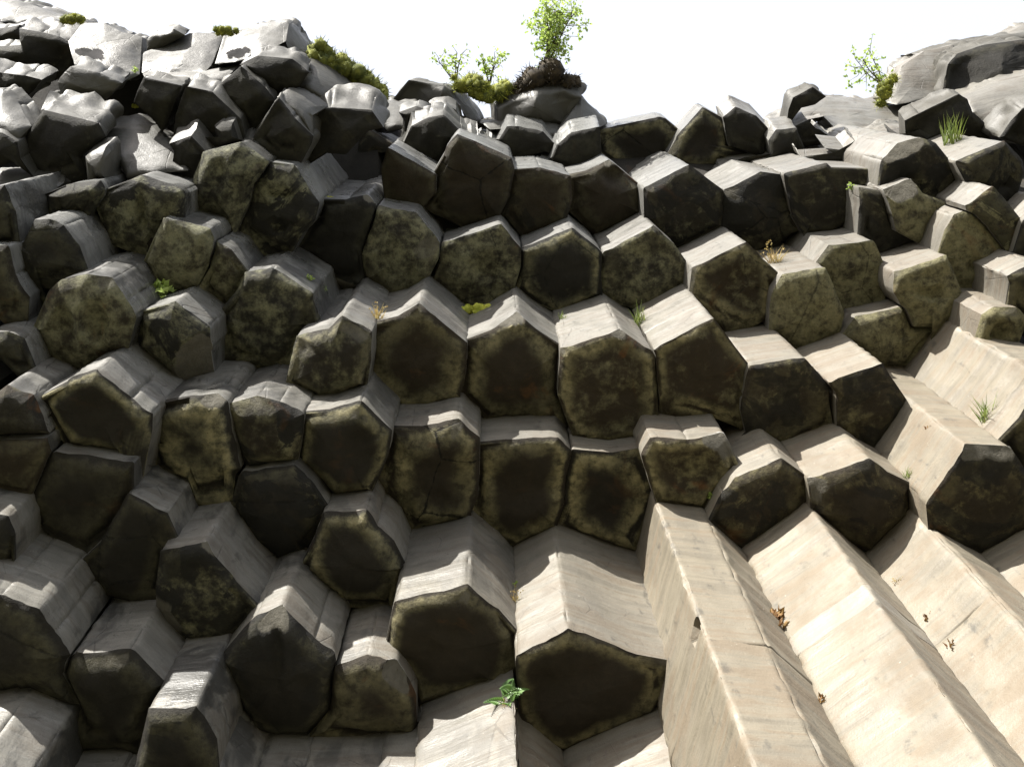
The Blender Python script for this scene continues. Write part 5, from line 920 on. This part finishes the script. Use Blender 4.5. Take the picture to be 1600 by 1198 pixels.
class Buf:
    def __init__(s):
        s.v, s.f = [], []

    def blade(s, p, d, side, ln, wd, droop, seg=4):
        b = len(s.v)
        p = Vector(p)
        d = Vector(d).normalized()
        for k in range(seg + 1):
            t = k / seg
            q = p + d * (ln * t) + Vector((0, 0, -1)) * (droop * ln * t * t)
            hw = wd * (1 - t) ** .6 * (.6 + .4 * math.sin(math.pi * min(1, t + .3)))
            s.v += [q - side * hw, q + side * hw]
        for k in range(seg):
            a = b + 2 * k
            s.f.append((a, a + 1, a + 3, a + 2))

    def leaf(s, p, d, up, ln, wd):
        d = d.normalized()
        side = d.cross(up)
        if side.length < 1e-3:
            side = Vector((1, 0, 0))
        side.normalize()
        nrm = side.cross(d)
        b = len(s.v)
        s.v += [p, p + d * ln * .45 + side * wd - nrm * wd * .3, p + d * ln, p + d * ln * .45 - side * wd - nrm * wd * .3, p + d * ln * .5]
        s.f += [(b, b + 1, b + 4), (b + 1, b + 2, b + 4), (b + 2, b + 3, b + 4), (b + 3, b, b + 4)]

    def tube(s, pts, r0, r1, n=6):
        b = len(s.v)
        for k, p in enumerate(pts):
            t = k / (len(pts) - 1)
            dr = (pts[min(k + 1, len(pts) - 1)] - pts[max(k - 1, 0)]).normalized()
            x = dr.orthogonal().normalized()
            y = dr.cross(x)
            r = r0 + (r1 - r0) * t
            for i in range(n):
                a = 2 * math.pi * i / n
                s.v.append(p + x * r * math.cos(a) + y * r * math.sin(a))
        for k in range(len(pts) - 1):
            for i in range(n):
                j = (i + 1) % n
                s.f.append((b + k * n + i, b + k * n + j, b + (k + 1) * n + j, b + (k + 1) * n + i))


def rvec(r):
    while True:
        v = Vector((r.uniform(-1, 1), r.uniform(-1, 1), r.uniform(-1, 1)))
        if .05 < v.length < 1:
            return v.normalized()


def finish(name, buf, material, base, parent=None, smooth=True):
    if parent is None:
        vv = [v - base for v in buf.v]
        o = make_mesh(name, vv, buf.f, material, smooth=smooth)
        o.location = base
    else:
        vv = [v - base for v in buf.v]
        o = make_mesh(name, vv, buf.f, material, parent=parent, smooth=smooth)
    return o


def build_plant(k, p):
    r = random.Random(k * 7 + 1)
    kind = p['kind']
    outward = (V_AXIS * .8 - D_AXIS * .35).normalized()
    if kind in ('grass', 'dry', 'brown', 'leafy', 'fern'):
        base = place(*p['p'])
        base = base - outward * .02
        b = Buf()
        h = p['h']
        for i in range(p['n']):
            d = (outward * .5 + Vector((0, 0, .7)) + rvec(r) * p['spread']).normalized()
            q = base + rvec(r) * h * .22
            side = d.cross(rvec(r)).normalized()
            ln = h * r.uniform(.55, 1.1)
            if kind in ('grass', 'dry'):
                b.blade(q, d, side, ln, max(.004, h * .02), r.uniform(.0, .4))
                if kind == 'dry' and i % 4 == 0:
                    for z in range(3):
                        b.leaf(q + d * ln * .95, rvec(r), rvec(r), h * .10, h * .035)
            elif kind == 'brown':
                b.leaf(q, d, rvec(r), ln * .5, ln * .12)
            elif kind == 'leafy':
                st = q + d * ln * .5
                b.tube([base, q * .5 + st * .5, st], .004, .002, 4)
                for z in range(6):
                    b.leaf(st + rvec(r) * h * .15, rvec(r) + d * .5, outward + rvec(r) * .4, h * .34, h * .14)
            elif kind == 'fern':
                pts = [q + d * ln * t + Vector((0, 0, -1)) * ln * .45 * t * t for t in (0, .2, .4, .6, .8, 1)]
                b.tube(pts, .004, .0015, 4)
                for z in range(22):
                    t = .12 + .86 * z / 22
                    pp = q + d * ln * t + Vector((0, 0, -1)) * ln * .45 * t * t
                    sd = side if z % 2 else -side
                    b.leaf(pp, sd + d * .35, outward, h * .30 * (1.05 - t), h * .05)
        name = {'grass': 'grass_tuft', 'dry': 'dry_tuft', 'brown': 'withered_plant', 'leafy': 'leafy_sprig', 'fern': 'fern'}[kind]
        o = finish(name, b, {'grass': M_GRASS, 'dry': M_DRY, 'brown': M_BROWN, 'leafy': M_LEAF, 'fern': M_FERN}[kind], base, smooth=False)
        tag(o, p['l'], p['c'])
    elif kind in ('cushion', 'mossbank', 'clump'):
        if kind == 'cushion':
            path = [place(*p['p']) + outward * p['h'] * .32 + U_AXIS * p['h'] * s for s in (-.8, 0, .8)]
            rad = p['h'] * .45
            tone = 1.
        else:
            path = [place(*q) for q in p['path']]
            rad = p['r']
            tone = p['tone']
        base = path[len(path) // 2]
        b = Buf()
        # lumpy body: overlapping knobs with short shoots
        lumps = []
        for a, c2 in zip(path[:-1], path[1:]):
            st = max(2, int((c2 - a).length / (rad * .35)))
            for i in range(st):
                for z in range(3):
                    q = a.lerp(c2, (i + r.random()) / st) + rvec(r) * rad * .55
                    lumps.append((q, rad * r.uniform(.25, .75)))
        for q, rr in lumps:
            nb = len(b.v)
            nu, nvv = 10, 6
            for iv in range(nvv + 1):
                th = math.pi * iv / nvv
                for iu in range(nu):
                    ph = 2 * math.pi * iu / nu
                    dd = Vector((math.sin(th) * math.cos(ph), math.sin(th) * math.sin(ph), math.cos(th)))
                    b.v.append(q + dd * rr * (1 + .25 * math.sin(5 * ph + q.x * 9) * math.sin(4 * th + q.y * 7)))
            for iv in range(nvv):
                for iu in range(nu):
                    ju = (iu + 1) % nu
                    b.f.append((nb + iv * nu + iu, nb + (iv + 1) * nu + iu, nb + (iv + 1) * nu + ju, nb + iv * nu + ju))
        sh = Buf()
        for q, rr in lumps:
            for i in range(60 if kind != 'cushion' else 90):
                dd = rvec(r)
                ll = rad * r.uniform(.15, .75) * (.8 if kind == 'clump' else 1 if kind != 'cushion' else .4)
                sh.blade(q + dd * rr * .92, dd + Vector((0, 0, .4 if kind != 'clump' else -.3)) + rvec(r) * .4, dd.cross(rvec(r)).normalized(), ll, rad * .035, .2, 2)
        name = {'cushion': 'moss_cushion', 'mossbank': 'moss_bank', 'clump': 'turf_clump'}[kind]
        root = bpy.data.objects.new(name, None)
        root.location = base
        col.objects.link(root)
        tag(root, p['l'], p['c'])
        m1, m2 = (M_TURF, M_TURF) if kind == 'clump' else ((M_DMOSS, M_MOSS) if tone > .55 else (M_DMOSS, M_DMOSS))
        if kind == 'cushion':
            m1 = m2 = M_MOSS
        finish('body', b, m1, base, root)
        finish('shoots', sh, m2, base, root, False)
    else:
        base, top = place(*p['p']), place(*p['top'])
        root = bpy.data.objects.new('little_tree' if kind == 'bush' else 'sparse_shrub', None)
        root.location = base
        col.objects.link(root)
        tag(root, p['l'], p['c'])
        h = (top - base).length
        up = (top - base).normalized()
        tr = Buf()
        cr = Buf()
        tips = []
        nst = 5 if kind == 'bush' else 3
        for i in range(nst):
            d = (up + rvec(r) * (.38 if kind == 'bush' else .55)).normalized()
            pts = [base.copy()]
            q = base.copy()
            for s_ in range(6):
                d = (d + rvec(r) * .16 + up * .08).normalized()
                q = q + d * h * (.16 if kind == 'bush' else .15)
                pts.append(q.copy())
            tr.tube(pts, .022 if kind == 'bush' else .014, .005, 6)
            for s_ in range(2, 7):
                for z in range(4 if kind == 'bush' else 2):
                    d2 = (rvec(r) + up * .35).normalized()
                    e = pts[s_] + d2 * p['rad'] * r.uniform(.25, .65)
                    mid = pts[s_].lerp(e, .5) + rvec(r) * .04
                    tr.tube([pts[s_], mid, e], .007, .002, 4)
                    tips += [mid, e, e]
        for i in range(p['n']):
            t = r.choice(tips)
            q = t + rvec(r) * r.random() * (.13 if kind == 'bush' else .09)
            cr.leaf(q, rvec(r), rvec(r), r.uniform(.05, .085), r.uniform(.016, .026))
        finish('trunk', tr, M_BARK, base, root)
        finish('crown', cr, M_LEAF, base, root, False)


for k, p in enumerate(PLANTS):
    build_plant(k, p)
